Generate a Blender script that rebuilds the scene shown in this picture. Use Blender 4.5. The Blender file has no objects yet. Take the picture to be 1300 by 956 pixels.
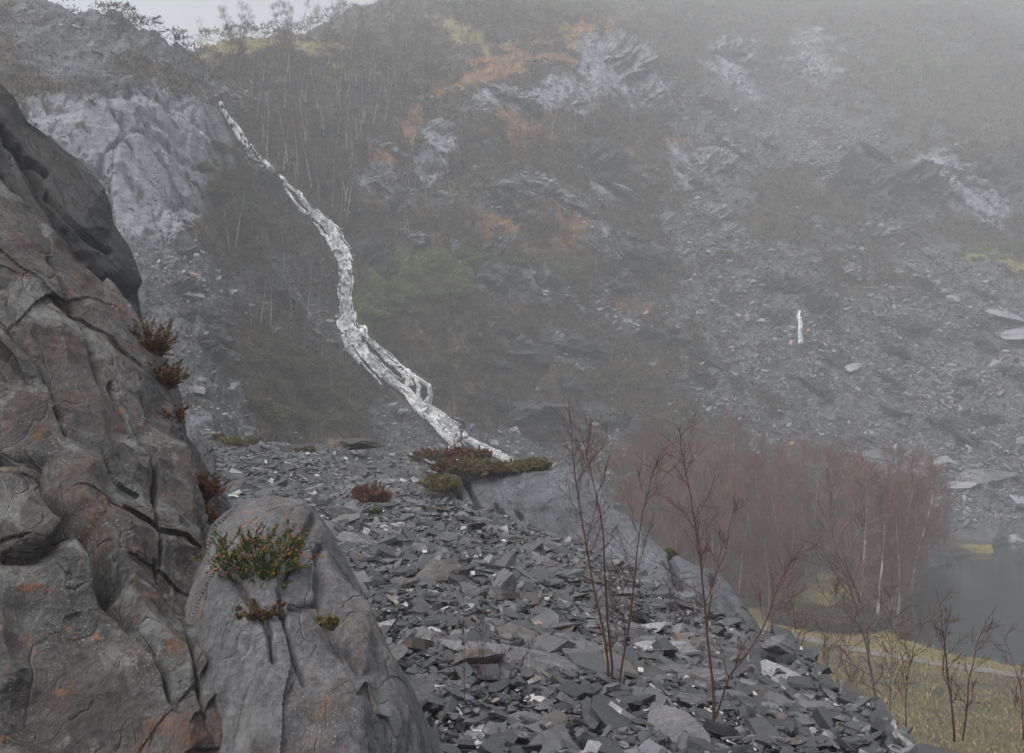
import bpy, math, random
import numpy as np

# ------------------------------------------------------------------ basics
SC = bpy.context.scene
COL = SC.collection
F = 1276.0          # focal length in photograph pixels
CX, HY = 650.0, 433.0
rng = np.random.default_rng(7)
random.seed(7)

def at(px, py, Y):
    return np.array([(px - CX) * Y / F, Y, (HY - py) * Y / F])

def tag(o, label, cat, group=None, kind=None):
    o['label'] = label
    o['category'] = cat
    if group: o['group'] = group
    o['kind'] = kind or 'thing'
    return o

def mesh_np(name, V, faces, mat=None, attrs=None, smooth=False):
    """faces: list of int arrays (M,k)"""
    V = np.asarray(V, dtype=np.float32)
    me = bpy.data.meshes.new(name)
    me.vertices.add(len(V)); me.vertices.foreach_set('co', V.ravel())
    idx = np.concatenate([f.ravel() for f in faces]).astype(np.int32)
    tot = np.concatenate([np.full(len(f), f.shape[1], np.int32) for f in faces])
    start = np.concatenate([[0], np.cumsum(tot)[:-1]]).astype(np.int32)
    me.loops.add(len(idx)); me.loops.foreach_set('vertex_index', idx)
    me.polygons.add(len(tot))
    me.polygons.foreach_set('loop_start', start)
    try: me.polygons.foreach_set('loop_total', tot)
    except Exception: pass
    me.polygons.foreach_set('use_smooth', np.full(len(tot), smooth, dtype=bool))
    if attrs:
        for k, a in attrs.items():
            a = np.asarray(a, dtype=np.float32)
            if a.ndim == 1:
                at_ = me.attributes.new(k, 'FLOAT', 'POINT'); at_.data.foreach_set('value', a)
            else:
                if a.shape[1] == 3: a = np.concatenate([a, np.ones((len(a), 1), np.float32)], 1)
                at_ = me.attributes.new(k, 'FLOAT_COLOR', 'POINT'); at_.data.foreach_set('color', a.ravel())
    me.update(calc_edges=True)
    if mat: me.materials.append(mat)
    return me

def link(name, me, parent=None):
    o = bpy.data.objects.new(name, me); COL.objects.link(o)
    if parent: o.parent = parent
    return o

def empty(name, loc=(0, 0, 0)):
    o = bpy.data.objects.new(name, None); COL.objects.link(o); o.location = loc
    o.empty_display_size = 0.2
    return o

def copy_tree(o, parent=None):
    c = o.copy(); COL.objects.link(c)
    if parent: c.parent = parent
    for ch in o.children: copy_tree(ch, c)
    return c

# ------------------------------------------------------------------ noise
def _h(ix, iy, iz, seed):
    h = (ix.astype(np.uint32) * np.uint32(374761393) + iy.astype(np.uint32) * np.uint32(668265263)
         + iz.astype(np.uint32) * np.uint32(2147483647) + np.uint32((seed * 974711) & 0xffffffff))
    h = (h ^ (h >> np.uint32(13))) * np.uint32(1274126177)
    h = h ^ (h >> np.uint32(16))
    h = h * np.uint32(2246822519); h = h ^ (h >> np.uint32(13))
    return (h & np.uint32(0xffffff)).astype(np.float32) / 16777216.0

def vnoise(P, seed=0):
    P = np.asarray(P, dtype=np.float64)
    i = np.floor(P).astype(np.int64); f = (P - i).astype(np.float32)
    f = f * f * f * (f * (f * 6 - 15) + 10)
    r = 0
    for dx in (0, 1):
        wx = f[:, 0] if dx else 1 - f[:, 0]
        for dy in (0, 1):
            wy = f[:, 1] if dy else 1 - f[:, 1]
            for dz in (0, 1):
                wz = f[:, 2] if dz else 1 - f[:, 2]
                r = r + wx * wy * wz * _h(i[:, 0] + dx, i[:, 1] + dy, i[:, 2] + dz, seed)
    return r * 2 - 1

def fbm(P, scale, octaves=4, seed=0, gain=0.5, ridged=False):
    P = np.asarray(P) / scale
    a = 1.0; r = 0; s = 0
    for k in range(octaves):
        n = vnoise(P * (2.03 ** k) + 17.3 * k, seed + k)
        if ridged: n = 1 - 2 * np.abs(n)
        r = r + a * n; s += a; a *= gain
    return r / s

def facet(P, scale, seed=0, tilt=0.6, step=0.5, stretch=(1, 1, 1), R=None, edge=False):
    """broken-rock displacement: every voronoi block gets its own offset and its own tilt. about -1..1"""
    Q = np.asarray(P, dtype=np.float64)
    if R is not None: Q = Q @ R.T
    Q = Q / (scale * np.array(stretch))
    i = np.floor(Q).astype(np.int64)
    best = np.full(len(Q), 1e9, np.float32); val = np.zeros(len(Q), np.float32)
    second = np.full(len(Q), 1e9, np.float32)
    for dx in (-1, 0, 1):
        for dy in (-1, 0, 1):
            for dz in (-1, 0, 1):
                cx, cy, cz = i[:, 0] + dx, i[:, 1] + dy, i[:, 2] + dz
                ox = (cx + _h(cx, cy, cz, seed) - Q[:, 0]).astype(np.float32)
                oy = (cy + _h(cx, cy, cz, seed + 1) - Q[:, 1]).astype(np.float32)
                oz = (cz + _h(cx, cy, cz, seed + 2) - Q[:, 2]).astype(np.float32)
                d = ox * ox + oy * oy + oz * oz
                m = d < best
                second = np.where(m, best, np.minimum(second, d))
                if m.any():
                    a, b, c = cx[m], cy[m], cz[m]
                    h = (_h(a, b, c, seed + 3) - 0.5) * 2 * step
                    g = (_h(a, b, c, seed + 4) - 0.5) * ox[m] + (_h(a, b, c, seed + 5) - 0.5) * oy[m] + (_h(a, b, c, seed + 6) - 0.5) * oz[m]
                    val[m] = h + g * 2 * tilt
                    best[m] = d[m]
    if edge: return val, np.sqrt(second) - np.sqrt(best)
    return val

def warp(P, s, a, seed):
    return P + a * np.stack([fbm(P, s, 3, seed), fbm(P, s, 3, seed + 50), fbm(P, s, 3, seed + 100)], 1)
def chip(P, scale, seed=0, tilt=0.8, k=0.5, stretch=(1, 1, 1), R=None):
    """continuous fracture surface: every cell is a tilted shallow scoop, neighbours meet in sharp ridges"""
    Q = np.asarray(P, dtype=np.float64)
    if R is not None: Q = Q @ R.T
    Q = Q / (scale * np.array(stretch)); i = np.floor(Q).astype(np.int64); best = np.full(len(Q), 1e9, np.float32)
    for dx in (-1, 0, 1):
        for dy in (-1, 0, 1):
            for dz in (-1, 0, 1):
                a, b, c = i[:, 0] + dx, i[:, 1] + dy, i[:, 2] + dz
                ox = (Q[:, 0] - a - _h(a, b, c, seed)).astype(np.float32); oy = (Q[:, 1] - b - _h(a, b, c, seed + 1)).astype(np.float32); oz = (Q[:, 2] - c - _h(a, b, c, seed + 2)).astype(np.float32)
                g = (_h(a, b, c, seed + 4) - 0.5) * ox + (_h(a, b, c, seed + 5) - 0.5) * oy + (_h(a, b, c, seed + 6) - 0.5) * oz
                best = np.minimum(best, (_h(a, b, c, seed + 3) - 0.5) * 0.5 + 2 * tilt * g + k * (ox * ox + oy * oy + oz * oz) * 2)
    return best
def rotm(axis, ang):
    axis = np.array(axis, float); axis /= np.linalg.norm(axis)
    a, b, c = axis; s, k = math.sin(ang), math.cos(ang)
    return np.array([[k + a*a*(1-k), a*b*(1-k)-c*s, a*c*(1-k)+b*s],
                     [b*a*(1-k)+c*s, k+b*b*(1-k), b*c*(1-k)-a*s],
                     [c*a*(1-k)-b*s, c*b*(1-k)+a*s, k+c*c*(1-k)]])

def sm(e0, e1, x):
    t = np.clip((x - e0) / (e1 - e0), 0, 1)
    return t * t * (3 - 2 * t)

def inpoly(px, py, poly):
    r = np.zeros(px.shape, bool); n = len(poly)
    for k in range(n):
        x0, y0 = poly[k]; x1, y1 = poly[(k + 1) % n]
        c = ((y0 > py) != (y1 > py)) & (px < (x1 - x0) * (py - y0) / ((y1 - y0) + 1e-9) + x0)
        r ^= c
    return r

def blur(A, n, ax):
    k = np.hanning(2 * n + 3)[1:-1]; k /= k.sum()
    pad = [(0, 0), (0, 0)]; pad[ax] = (n, n)
    B = np.pad(A, pad, mode='edge')
    return np.apply_along_axis(lambda v: np.convolve(v, k, 'valid'), ax, B)

# ------------------------------------------------------------------ node materials
class NT:
    def __init__(s, name):
        s.m = bpy.data.materials.new(name); s.m.use_nodes = True
        s.t = s.m.node_tree; s.t.nodes.clear()
        s.out = s.t.nodes.new('ShaderNodeOutputMaterial')
        s.b = s.t.nodes.new('ShaderNodeBsdfPrincipled')
        s.t.links.new(s.b.outputs[0], s.out.inputs[0])
        s.co = s.t.nodes.new('ShaderNodeTexCoord')
    def n(s, t, **kw):
        x = s.t.nodes.new(t)
        for k, v in kw.items(): setattr(x, k, v)
        return x
    def l(s, a, b): s.t.links.new(a, b)
    def pos(s, src='Object', scale=(1, 1, 1), rot=(0, 0, 0)):
        mp = s.n('ShaderNodeMapping'); mp.inputs['Scale'].default_value = scale; mp.inputs['Rotation'].default_value = rot
        s.l(s.co.outputs[src], mp.inputs[0]); return mp.outputs[0]
    def frame(s, R, sc):
        cb = s.n('ShaderNodeCombineXYZ')
        for k in range(3):
            d = s.n('ShaderNodeVectorMath', operation='DOT_PRODUCT'); s.l(s.co.outputs['Object'], d.inputs[0]); d.inputs[1].default_value = tuple(float(v) * sc[k] for v in R[k])
            s.l(d.outputs['Value'], cb.inputs[k])
        return cb.outputs[0]
    def noise(s, vec, scale, detail=6, rough=0.6, dist=0.0):
        x = s.n('ShaderNodeTexNoise'); s.l(vec, x.inputs['Vector'])
        x.inputs['Scale'].default_value = scale; x.inputs['Detail'].default_value = detail
        x.inputs['Roughness'].default_value = rough; x.inputs['Distortion'].default_value = dist
        return x.outputs['Fac']
    def voro(s, vec, scale, feature='F1', out='Distance'):
        x = s.n('ShaderNodeTexVoronoi', feature=feature); s.l(vec, x.inputs['Vector']); x.inputs['Scale'].default_value = scale
        return x.outputs[out]
    def ramp(s, fac, stops, interp='LINEAR'):
        x = s.n('ShaderNodeValToRGB'); s.l(fac, x.inputs[0]); r = x.color_ramp; r.interpolation = interp
        while len(r.elements) > 1: r.elements.remove(r.elements[-1])
        for i, (p, c) in enumerate(stops):
            e = r.elements[0] if i == 0 else r.elements.new(p)
            e.position = p
            if not hasattr(c, '__len__'): c = (c, c, c)
            e.color = (c[0], c[1], c[2], 1)
        return x.outputs[0]
    def mix(s, fac, a, b, blend='MIX'):
        x = s.n('ShaderNodeMix', data_type='RGBA', blend_type=blend)
        for v, i in ((fac, 0), (a, 6), (b, 7)):
            if hasattr(v, 'is_linked') or hasattr(v, 'links'): s.l(v, x.inputs[i])
            elif i == 0: x.inputs[0].default_value = v
            else: x.inputs[i].default_value = (v[0], v[1], v[2], 1)
        return x.outputs[2]
    def math(s, op, a, b=0.0, clamp=False):
        x = s.n('ShaderNodeMath', operation=op, use_clamp=clamp)
        for v, i in ((a, 0), (b, 1)):
            if hasattr(v, 'links'): s.l(v, x.inputs[i])
            else: x.inputs[i].default_value = v
        return x.outputs[0]
    def attr(s, name, out='Fac'):
        x = s.n('ShaderNodeAttribute', attribute_name=name); return x.outputs[out]
    def bump(s, h, strength=0.5, dist=0.1, prev=None):
        x = s.n('ShaderNodeBump'); s.l(h, x.inputs['Height'])
        x.inputs['Strength'].default_value = strength; x.inputs['Distance'].default_value = dist
        if prev: s.l(prev, x.inputs['Normal'])
        return x.outputs[0]
    def done(s, color=None, rough=0.6, normal=None, spec=0.5):
        for v, k in ((color, 'Base Color'), (rough, 'Roughness'), (spec, 'Specular IOR Level')):
            if v is None: continue
            if hasattr(v, 'links'): s.l(v, s.b.inputs[k])
            elif k == 'Base Color': s.b.inputs[k].default_value = (v[0], v[1], v[2], 1)
            else: s.b.inputs[k].default_value = v
        if normal: s.l(normal, s.b.inputs['Normal'])
        return s.m

def lin(*c): return tuple(((v / 255.0) / 12.92 if v / 255.0 < 0.04045 else ((v / 255.0 + 0.055) / 1.055) ** 2.4) for v in c)

def m_vcol(name, rough=0.6, spec=0.4, var=0.25, nscale=3.0, bump=0.3, bd=0.05):
    t = NT(name); p = t.pos('Object')
    c = t.attr('Col', 'Color')
    n = t.noise(p, nscale, 5)
    c2 = t.mix(1.0, c, t.ramp(n, [(0.3, 1 - var), (0.7, 1 + var)]), 'MULTIPLY')
    return t.done(c2, rough, t.bump(n, bump, bd) if bump else None, spec)

# ------------------------------------------------------------------ far terrain
def col(*pts):
    r = []
    for p in pts:
        if p[0] == 'z': r.append((p[1], p[2]))
        else: r.append((p[1], (HY - p[0]) * p[1] / F))
    return r
FAR = [
 (-900, col(('z',30,-8),(500,50),(400,62),(250,80),(100,98),(20,120),('z',300,55),('z',500,70))),
 (-300, col(('z',30,-8),(520,55),(400,70),(285,88),(130,101),(50,125),(0,150),('z',300,58),('z',500,75))),
 (0,    col(('z',30,-8),(560,58),(400,82),(285,97),(130,108),(60,128),(8,152),('z',200,50),('z',300,60),('z',500,80))),
 (100,  col(('z',30,-8),(560,60),(400,86),(285,100),(128,111),(70,130),(28,150),('z',200,50),('z',300,60),('z',500,80))),
 (175,  col(('z',30,-8),(560,62),(400,90),(285,104),(128,115),(90,131),(62,147),('z',190,46),('z',240,57),('z',330,84),('z',500,85))),
 (255,  col(('z',30,-9),(555,64),(480,78),(400,96),(290,112),(130,128),(104,140),('z',165,42),('z',200,55),('z',230,62),('z',330,90),('z',500,105))),
 (300,  col(('z',30,-10),(570,75),(500,90),(400,108),(300,126),(200,143),(130,160),(90,185),(62,215),('z',330,93),('z',500,110))),
 (370,  col(('z',30,-12),(590,95),(500,108),(400,122),(300,138),(200,160),(130,182),(75,212),(52,228),('z',330,95),('z',500,112))),
 (500,  col(('z',30,-14),('z',80,-18),(600,120),(500,135),(400,150),(300,165),(200,185),(120,208),(75,228),(30,272),(8,310),('z',350,108),('z',500,120))),
 (620,  col(('z',30,-20),('z',90,-22),(610,128),(500,143),(400,158),(300,172),(200,195),(110,217),(75,240),(25,266),(-15,330),('z',620,170))),
 (750,  col(('z',30,-28),('z',110,-27),(625,140),(500,158),(433,168),(300,192),(180,228),(130,240),(60,252),(45,275),(5,350),(-20,620))),
 (850,  col(('z',30,-29),('z',115,-28.5),(660,145),(600,152),(500,164),(433,178),(300,208),(190,245),(120,270),(60,320),(0,400),(-40,620))),
 (1000, col(('z',30,-29),('z',145,-28.8),(600,161),(500,175),(433,190),(300,222),(200,270),(180,292),(90,345),(0,440),(-50,620))),
 (1150, col(('z',30,-29),('z',148,-28.8),(600,163),(433,198),(310,232),(290,238),(198,254),(188,290),(60,365),(0,450),(-50,620))),
 (1300, col(('z',30,-29),('z',149,-29.2),(600,165),(433,202),(325,234),(300,240),(196,258),(186,296),(60,370),(0,455),(-50,620))),
 (1900, col(('z',30,-29),('z',149,-29.2),(600,165),(433,202),(300,240),(192,258),(182,296),(60,370),(0,455),(-50,620))),
]
LAKE_Z = -30.0
LAKE = [(1330,688),(1270,696),(1200,714),(1165,735),(1135,775),(1150,826),(1250,850),(1300,857),(1500,862),(2600,866),(2600,680)]

upx = np.concatenate([np.linspace(-900, -60, 50, endpoint=False), np.linspace(-60, 1360, 900), np.linspace(1360, 2100, 51)[1:]])
Ys = np.concatenate([np.linspace(32, 60, 30, endpoint=False), np.linspace(60, 300, 680), np.linspace(300, 625, 300)[1:]])
U, YY = np.meshgrid((upx - CX) / F, Ys)          # rows Y, cols px
PX = U * F + CX
cpx = np.array([c[0] for c in FAR]); prof = np.array([np.interp(Ys, [p[0] for p in c[1]], [p[1] for p in c[1]]) for c in FAR])
Z = np.empty_like(YY)
for r in range(len(Ys)): Z[r] = np.interp(upx, cpx, prof[:, r])
Zs = blur(blur(Z, 14, 1), 3, 0)
Z = Zs
def pyof(Z, Y): return HY - Z * F / Y
# lake bed
PY = pyof(np.full_like(Z, LAKE_Z), YY)
Pl = np.stack([U * YY, YY, YY * 0], -1).reshape(-1, 3)
lk = inpoly(PX + fbm(Pl, 5, 4, 601).reshape(PX.shape) * 30, PY + fbm(Pl, 4, 4, 602).reshape(PX.shape) * 9, LAKE).astype(float)
lk = blur(blur(lk, 2, 0), 3, 1)
Pw = np.stack([U * YY, YY, Z], -1).reshape(-1, 3)
Pn = Pw.copy(); 
big = fbm(Pw, 45, 3, 3).reshape(Z.shape); mid = fbm(Pw, 14, 4, 9, ridged=True).reshape(Z.shape)
slope_m = sm(150, 175, YY + np.where(PX < 700, 80, 0)) 
slope_m = np.where(PX < 600, sm(50, 75, YY), np.maximum(sm(700, 600, PX) * sm(60, 80, YY), sm(140, 165, YY)))
Z = Z + slope_m * (big * 4.0 + mid * 3.2)
ZS = Z.copy()
small = fbm(Pw, 3.0, 4, 21).reshape(Z.shape)
fac1 = facet(Pw, 7.0, 5, 0.7, 0.5, stretch=(1.5, 1.0, 0.6), R=rotm((0, 1, 0), 0.6)).reshape(Z.shape)
fac2 = facet(Pw, 2.2, 15, 0.8, 0.5, stretch=(1.8, 1.0, 0.6), R=rotm((0, 1, 0), 0.5)).reshape(Z.shape)

def blob(px, py, cx, cy, rx, ry, rot=0):
    a = math.radians(rot); dx, dy = px - cx, py - cy
    x = (dx * math.cos(a) + dy * math.sin(a)) / rx; y = (-dx * math.sin(a) + dy * math.cos(a)) / ry
    return np.exp(-(x * x + y * y) * 0.9)
# what grows / lies where on the slope: (cx,cy,rx,ry,rot,amount)   in photograph pixels of the first hit
B_CLIFF = [(75,195,70,70,10,1.5),(165,200,75,82,20,1.5),(225,205,55,80,25,1.4),(215,255,60,30,0,.9),
           (775,80,48,30,30,1.3),(720,120,60,26,0,.9),(640,125,60,18,-10,.8),(820,125,45,22,30,.7),
           (560,175,26,30,60,.9),(545,215,30,30,0,.9),(480,225,30,22,0,.8),(760,225,28,40,30,.8),(800,310,55,26,30,.8),(880,215,40,40,50,.7),
           (1218,232,24,50,-48,1.2),(1262,262,20,30,-40,1.0),(1030,70,60,40,60,.6),(930,90,60,40,50,.6),(1000,370,60,30,0,.5),(640,350,60,22,0,.7)]
B_SCREE = [(215,400,70,130,0,1.2),(330,370,70,50,30,.7),(250,520,90,60,0,1.2),(400,450,40,120,-20,.6),(520,550,120,55,20,1.2),(340,330,60,40,0,.4),
           (1100,520,230,130,20,1.3),(1220,430,150,110,10,1.1),(980,420,110,110,30,.9),(900,330,60,90,-30,.7),(650,360,80,30,0,.8),(780,440,130,40,0,.7),
           (1000,170,110,45,20,1.0),(1080,160,110,30,15,.9),(930,240,60,60,0,.6),(1150,620,160,60,10,1.4),(700,540,180,50,0,.5),(640,280,80,40,20,.5),(100,60,130,50,25,.9)]
B_VEG = [(380,490,90,50,20,1.8),(370,250,110,140,0,.9),(560,370,110,70,0,1.1),(620,500,130,60,0,.7),(860,470,90,60,0,.7),(700,200,100,60,0,.8),(420,60,200,60,0,.8),
         (270,230,40,90,-20,.9),(700,330,90,40,0,.8),(850,550,70,60,0,.9),(1000,260,90,60,0,.5),(1180,120,150,60,0,.6),(500,320,60,60,0,.6),(900,40,200,60,0,.6),(300,440,30,60,0,.3)]
B_ORANGE = [(620,95,60,12,-20,1.6),(680,72,55,9,5,1.3),(525,155,12,28,10,1.5),(490,205,22,16,30,1.1),(665,155,34,34,0,.9),(740,40,70,14,-12,.9),(870,205,30,20,40,.7),
            (620,275,40,14,35,.9),(770,200,45,14,-15,.9),(720,300,60,40,0,.6),(800,390,50,30,0,.4),(880,190,30,12,40,.6),(480,245,26,30,0,.6)]
B_YELLOW = [(330,57,80,8,0,1.6),(380,60,60,8,5,1.0),(590,48,45,12,20,1.0),(420,95,50,10,0,.5),(1260,325,70,10,0,.8),(1060,410,60,14,0,.3),(1140,795,180,40,10,1.5),(1240,690,30,6,0,.8)]
B_GREEN = [(545,340,50,24,0,1.2),(500,370,55,30,0,1.0),(480,400,40,30,0,.7),(620,330,60,25,10,.7),(720,340,50,20,0,.7),(430,430,22,14,0,.8),(310,260,25,20,0,.6),(390,440,60,20,20,.6),
           (860,540,50,20,0,.6),(870,100,60,30,0,.3),(950,300,60,40,0,.5),(1160,85,40,20,0,.6),(700,440,40,16,0,.4),(1240,320,80,14,0,.8),(1080,430,40,14,0,.5)]
def field(px, py, L):
    r = np.zeros(px.shape)
    for (a, b, c, d, e, w) in L: r = np.maximum(r, w * blob(px, py, a, b, c, d, e))
    return r
def masks(px, py, P):
    sh = px.shape
    n1 = fbm(P, 9, 4, 31).reshape(sh) * 0.9; n2 = fbm(P, 5, 4, 41).reshape(sh) * 0.9; n3 = fbm(P, 3, 4, 51).reshape(sh) * 0.9; n4 = fbm(P, 14, 4, 61).reshape(sh)
    jx = px + n4 * 30; jy = py + n1 * 24
    cl = sm(0.35, 0.6, field(jx, jy, B_CLIFF) + n2 * 0.28)
    sc = sm(0.35, 0.75, field(jx, jy, B_SCREE) * 0.85 + 0.28 + n1 * 0.9 + n2 * 0.5 - 0.55 * field(jx, jy, B_VEG))
    og = 0.8 * sm(0.3, 0.8, field(jx, jy, B_ORANGE) + n3 * 0.9 + n2 * .3 - .05)
    ye = sm(0.35, 0.65, field(jx, jy, B_YELLOW) + n3 * 0.35)
    gr = sm(0.35, 0.8, field(jx, jy, B_GREEN) + n2 * 0.45)
    og = og * (1 - cl * .6); ye = ye * (1 - cl * .6)
    sc = sc * (1 - np.maximum(og, ye))
    gr = gr * (1 - cl) * (1 - sc * .6)
    return cl, sc, og, ye, gr
PY = pyof(Z, YY)
mc, ms, mo, my, mg = masks(PX, PY, Pw)
floor_m = (YY < 149) & (PX > 700) & (Z < -24)
dec = np.where(floor_m, 0.12, 1.0)
D = dec * (small * 1.1 + fac1 * 1.0 + fac2 * 0.5)
# gully under the falls
FALL = [(279,130,6),(300,165,9),(322,198,11),(342,222,13),(362,235,9),(385,252,8),(402,272,12),(416,292,14),(430,310,16),(440,335,12),(440,360,11),(441,385,10),(437,408,13),(450,430,18),(475,455,20),(505,485,24),(530,508,24),(560,535,26),(590,560,26),(615,590,26)]
fx = np.array([f[0] for f in FALL], float); fy = np.array([f[1] for f in FALL], float)
cxr = np.interp(PY, fy, fx); inr = (PY > 125) & (PY < 600)
D = D - 1.2 * np.exp(-((PX - cxr) / 14.0) ** 2) * inr
D = D * np.clip(slope_m + 0.3, 0, 1)
Rq = rotm((0, 1, 0), math.radians(38))
k1, e1 = facet(warp(Pw, 6, 1.2, 500), 9.0, 505, 1.0, 0.4, stretch=(0.6, 2.5, 1.6), R=Rq, edge=True); k2, e2 = facet(warp(Pw, 3, 0.6, 510), 3.2, 515, 1.0, 0.4, stretch=(0.6, 2.5, 1.7), R=Rq, edge=True)
DC = (k1 * 1.1 + k2 * 0.45 - 1.3 * (1 - sm(0.0, 0.09, e1)) * (fbm(Pw, 8, 2, 530) > -0.2) - 0.6 * (1 - sm(0, 0.10, e2)) * (fbm(Pw, 5, 2, 531) > 0.0)).reshape(Z.shape)
DC = blur(DC, 1, 1)
Zf = Z + D * 0.95 * (1 - 0.8 * mc) + DC * 0.25 * mc
Yf = YY - DC * 0.75 * mc
Zf = Zf * (1 - lk) + np.minimum(Zf, -33.0) * lk
land = (lk < 0.35) & (PX > 700) & (YY < 152)
Zf = np.where(land, np.maximum(Zf, LAKE_Z + 0.12), Zf)
Xf = U * Yf
# depth buffer of the finished slope (which ground point a ray meets first)
DMW, DMH, DO = 760, 560, 2.5
DM = np.full((DMH, DMW), 1e9)
fpx = Xf / Yf * F + CX; fpy = HY - Zf / Yf * F
ii = ((fpx + 300) / DO).astype(int); jj = ((fpy + 200) / DO).astype(int)
ok = (ii >= 0) & (ii < DMW) & (jj >= 0) & (jj < DMH)
np.minimum.at(DM, (jj[ok], ii[ok]), Yf[ok])
for _ in range(6):   # close small gaps
    hole = DM > 1e8
    if not hole.any(): break
    nb = np.min([np.roll(DM, s, a) for s in (1, -1) for a in (0, 1)], 0)
    DM = np.where(hole, nb, DM)
def hit(px, py):
    px = np.atleast_1d(np.asarray(px, float)); py = np.atleast_1d(np.asarray(py, float))
    i = np.clip(((px + 300) / DO).astype(int), 0, DMW - 1); j = np.clip(((py + 200) / DO).astype(int), 0, DMH - 1)
    Y = DM[j, i]
    return np.stack([(px - CX) * Y / F, Y, (HY - py) * Y / F], -1), Y < 1e8
def far_z(px, Y):
    i = np.clip(np.searchsorted(upx, px), 0, len(upx) - 1); j = np.clip(np.searchsorted(Ys, Y), 0, len(Ys) - 1)
    return Zf[j, i]

nr, nc = Z.shape
I = np.arange(nr * nc).reshape(nr, nc)
Q = np.stack([I[:-1, :-1], I[:-1, 1:], I[1:, 1:], I[1:, :-1]], -1).reshape(-1, 4)
t = NT('hillside_ground')
p = t.pos('Object')
pa = t.pos('Object', (0.7, 1, 1.3), (0, 0.6, 0))
n_big = t.noise(p, 0.06, 5, 0.6); n_m = t.noise(p, 0.45, 6, 0.65); n_f = t.noise(pa, 2.2, 6, 0.7, 0.4)
vo = t.voro(pa, 1.1, 'F1', 'Color'); vd = t.voro(pa, 1.1, 'F1', 'Distance')
bw = t.n('ShaderNodeRGBToBW'); t.l(vo, bw.inputs[0])
veg = t.ramp(n_m, [(0.3, (0.028, 0.024, 0.016)), (0.48, (0.05, 0.04, 0.026)), (0.62, (0.075, 0.06, 0.03)), (0.8, (0.10, 0.085, 0.045))])
scr = t.mix(t.ramp(n_f, [(0.35, 0), (0.7, 1)]), (0.045, 0.046, 0.052), (0.13, 0.135, 0.15))
scr = t.mix(0.6, scr, t.mix(1.0, scr, t.ramp(bw.outputs[0], [(0.2, 0.5), (0.8, 1.7)]), 'MULTIPLY'))
rk_n = t.noise(t.pos('Object', (1, 1, 0.35), (0, 0.55, 0)), 0.6, 8, 0.65, 0.8)
rk = t.ramp(rk_n, [(0.38, (0.06, 0.055, 0.055)), (0.44, (0.17, 0.175, 0.20)), (0.57, (0.28, 0.285, 0.32)), (0.70, (0.18, 0.175, 0.175))])
c = t.mix(t.attr('scree'), veg, scr)
c = t.mix(t.attr('green'), c, t.ramp(n_m, [(0.35, (0.05, 0.065, 0.02)), (0.65, (0.12, 0.145, 0.045))]))
c = t.mix(t.attr('bracken'), c, t.ramp(n_f, [(0.3, (0.18, 0.09, 0.035)), (0.7, (0.40, 0.22, 0.09))]))
c = t.mix(t.attr('straw'), c, t.ramp(n_f, [(0.3, (0.13, 0.11, 0.035)), (0.7, (0.30, 0.27, 0.10))]))
c = t.mix(t.attr('cliff'), c, rk)
hb = t.math('ADD', n_f, t.math('MULTIPLY', vd, 0.6))
M_hill = t.done(c, t.ramp(n_f, [(0.3, 0.5), (0.7, 0.8)]), t.bump(hb, 0.8, 0.5), 0.4)
V = np.stack([Xf, Yf, Zf], -1).reshape(-1, 3)
me = mesh_np('hillside', V, [Q], M_hill, {'cliff': mc.ravel(), 'scree': ms.ravel(), 'bracken': mo.ravel(), 'straw': my.ravel(), 'green': mg.ravel()})
hills = link('hillside', me)
tag(hills, 'misty quarry hillside of slate scree, crags and rough grass behind everything', 'hillside', kind='structure')

# ------------------------------------------------------------------ near slate tip
NEAR = [
 (-900, col(('z',1,-1.7),('z',4,-2.6),('z',9,-3.8),('z',40,-4.2)), 40),
 (250,  col(('z',1,-1.7),('z',4,-2.6),(956,9.2),(866,11),(700,17),(620,26),(556,40)), 40),
 (340,  col(('z',1,-1.7),('z',4,-2.6),(956,9.2),(866,11),(700,17.5),(620,28),(564,42)), 42),
 (430,  col(('z',1,-1.7),('z',4,-2.6),(956,9.2),(866,11),(700,18),(620,29),(573,42)), 42),
 (500,  col(('z',1,-1.7),('z',4,-2.6),(956,9.2),(866,11),(700,18.5),(620,29),(580,42)), 42),
 (560,  col(('z',1,-1.7),('z',4,-2.6),(956,9.2),(866,11),(700,19),(640,25.5),(588,38),(583,42)), 42),
 (650,  col(('z',1,-1.7),('z',4,-2.6),(956,9.2),(866,11),(730,17.5),(668,24),('z',30,-4.8),('z',34,-5.2)), 34),
 (750,  col(('z',1,-1.7),('z',4,-2.7),(956,9.2),(866,11.2),(780,15.5),(702,22),('z',25,-4.8)), 25),
 (850,  col(('z',1,-1.7),('z',4,-2.8),(956,9.2),(866,11.8),(800,16.2),(756,20.2),('z',22,-5.2)), 22),
 (960,  col(('z',1,-1.8),('z',4,-2.9),(956,9.2),(866,12.6),(806,17.2)), 17.4),
 (1050, col(('z',1,-1.8),('z',4,-3.0),(956,9.2),(866,12.6)), 12.6),
 (1165, col(('z',1,-1.8),('z',4,-3.0),(956,9.2)), 9.2),
 (1400, col(('z',1,-1.9),('z',4,-3.1)), 5),
 (2300, col(('z',1,-2),('z',3,-3.0)), 3),
]
nupx = np.concatenate([np.linspace(-800, 150, 60, endpoint=False), np.linspace(150, 1200, 420), np.linspace(1200, 2200, 60)[1:]])
nY = np.concatenate([np.linspace(0.6, 9, 50, endpoint=False), np.linspace(9, 45, 330), np.linspace(45, 75, 40)[1:]])
ncp = np.array([c[0] for c in NEAR])
def nprof(c):
    ys = np.array([p[0] for p in c[1]]); zs = np.array([p[1] for p in c[1]])
    z = np.interp(nY, ys, zs); e = c[2]; ze = np.interp(e, ys, zs)
    return np.where(nY > e, ze - (nY - e) * 0.95, z)
npf = np.array([nprof(c) for c in NEAR])
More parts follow.
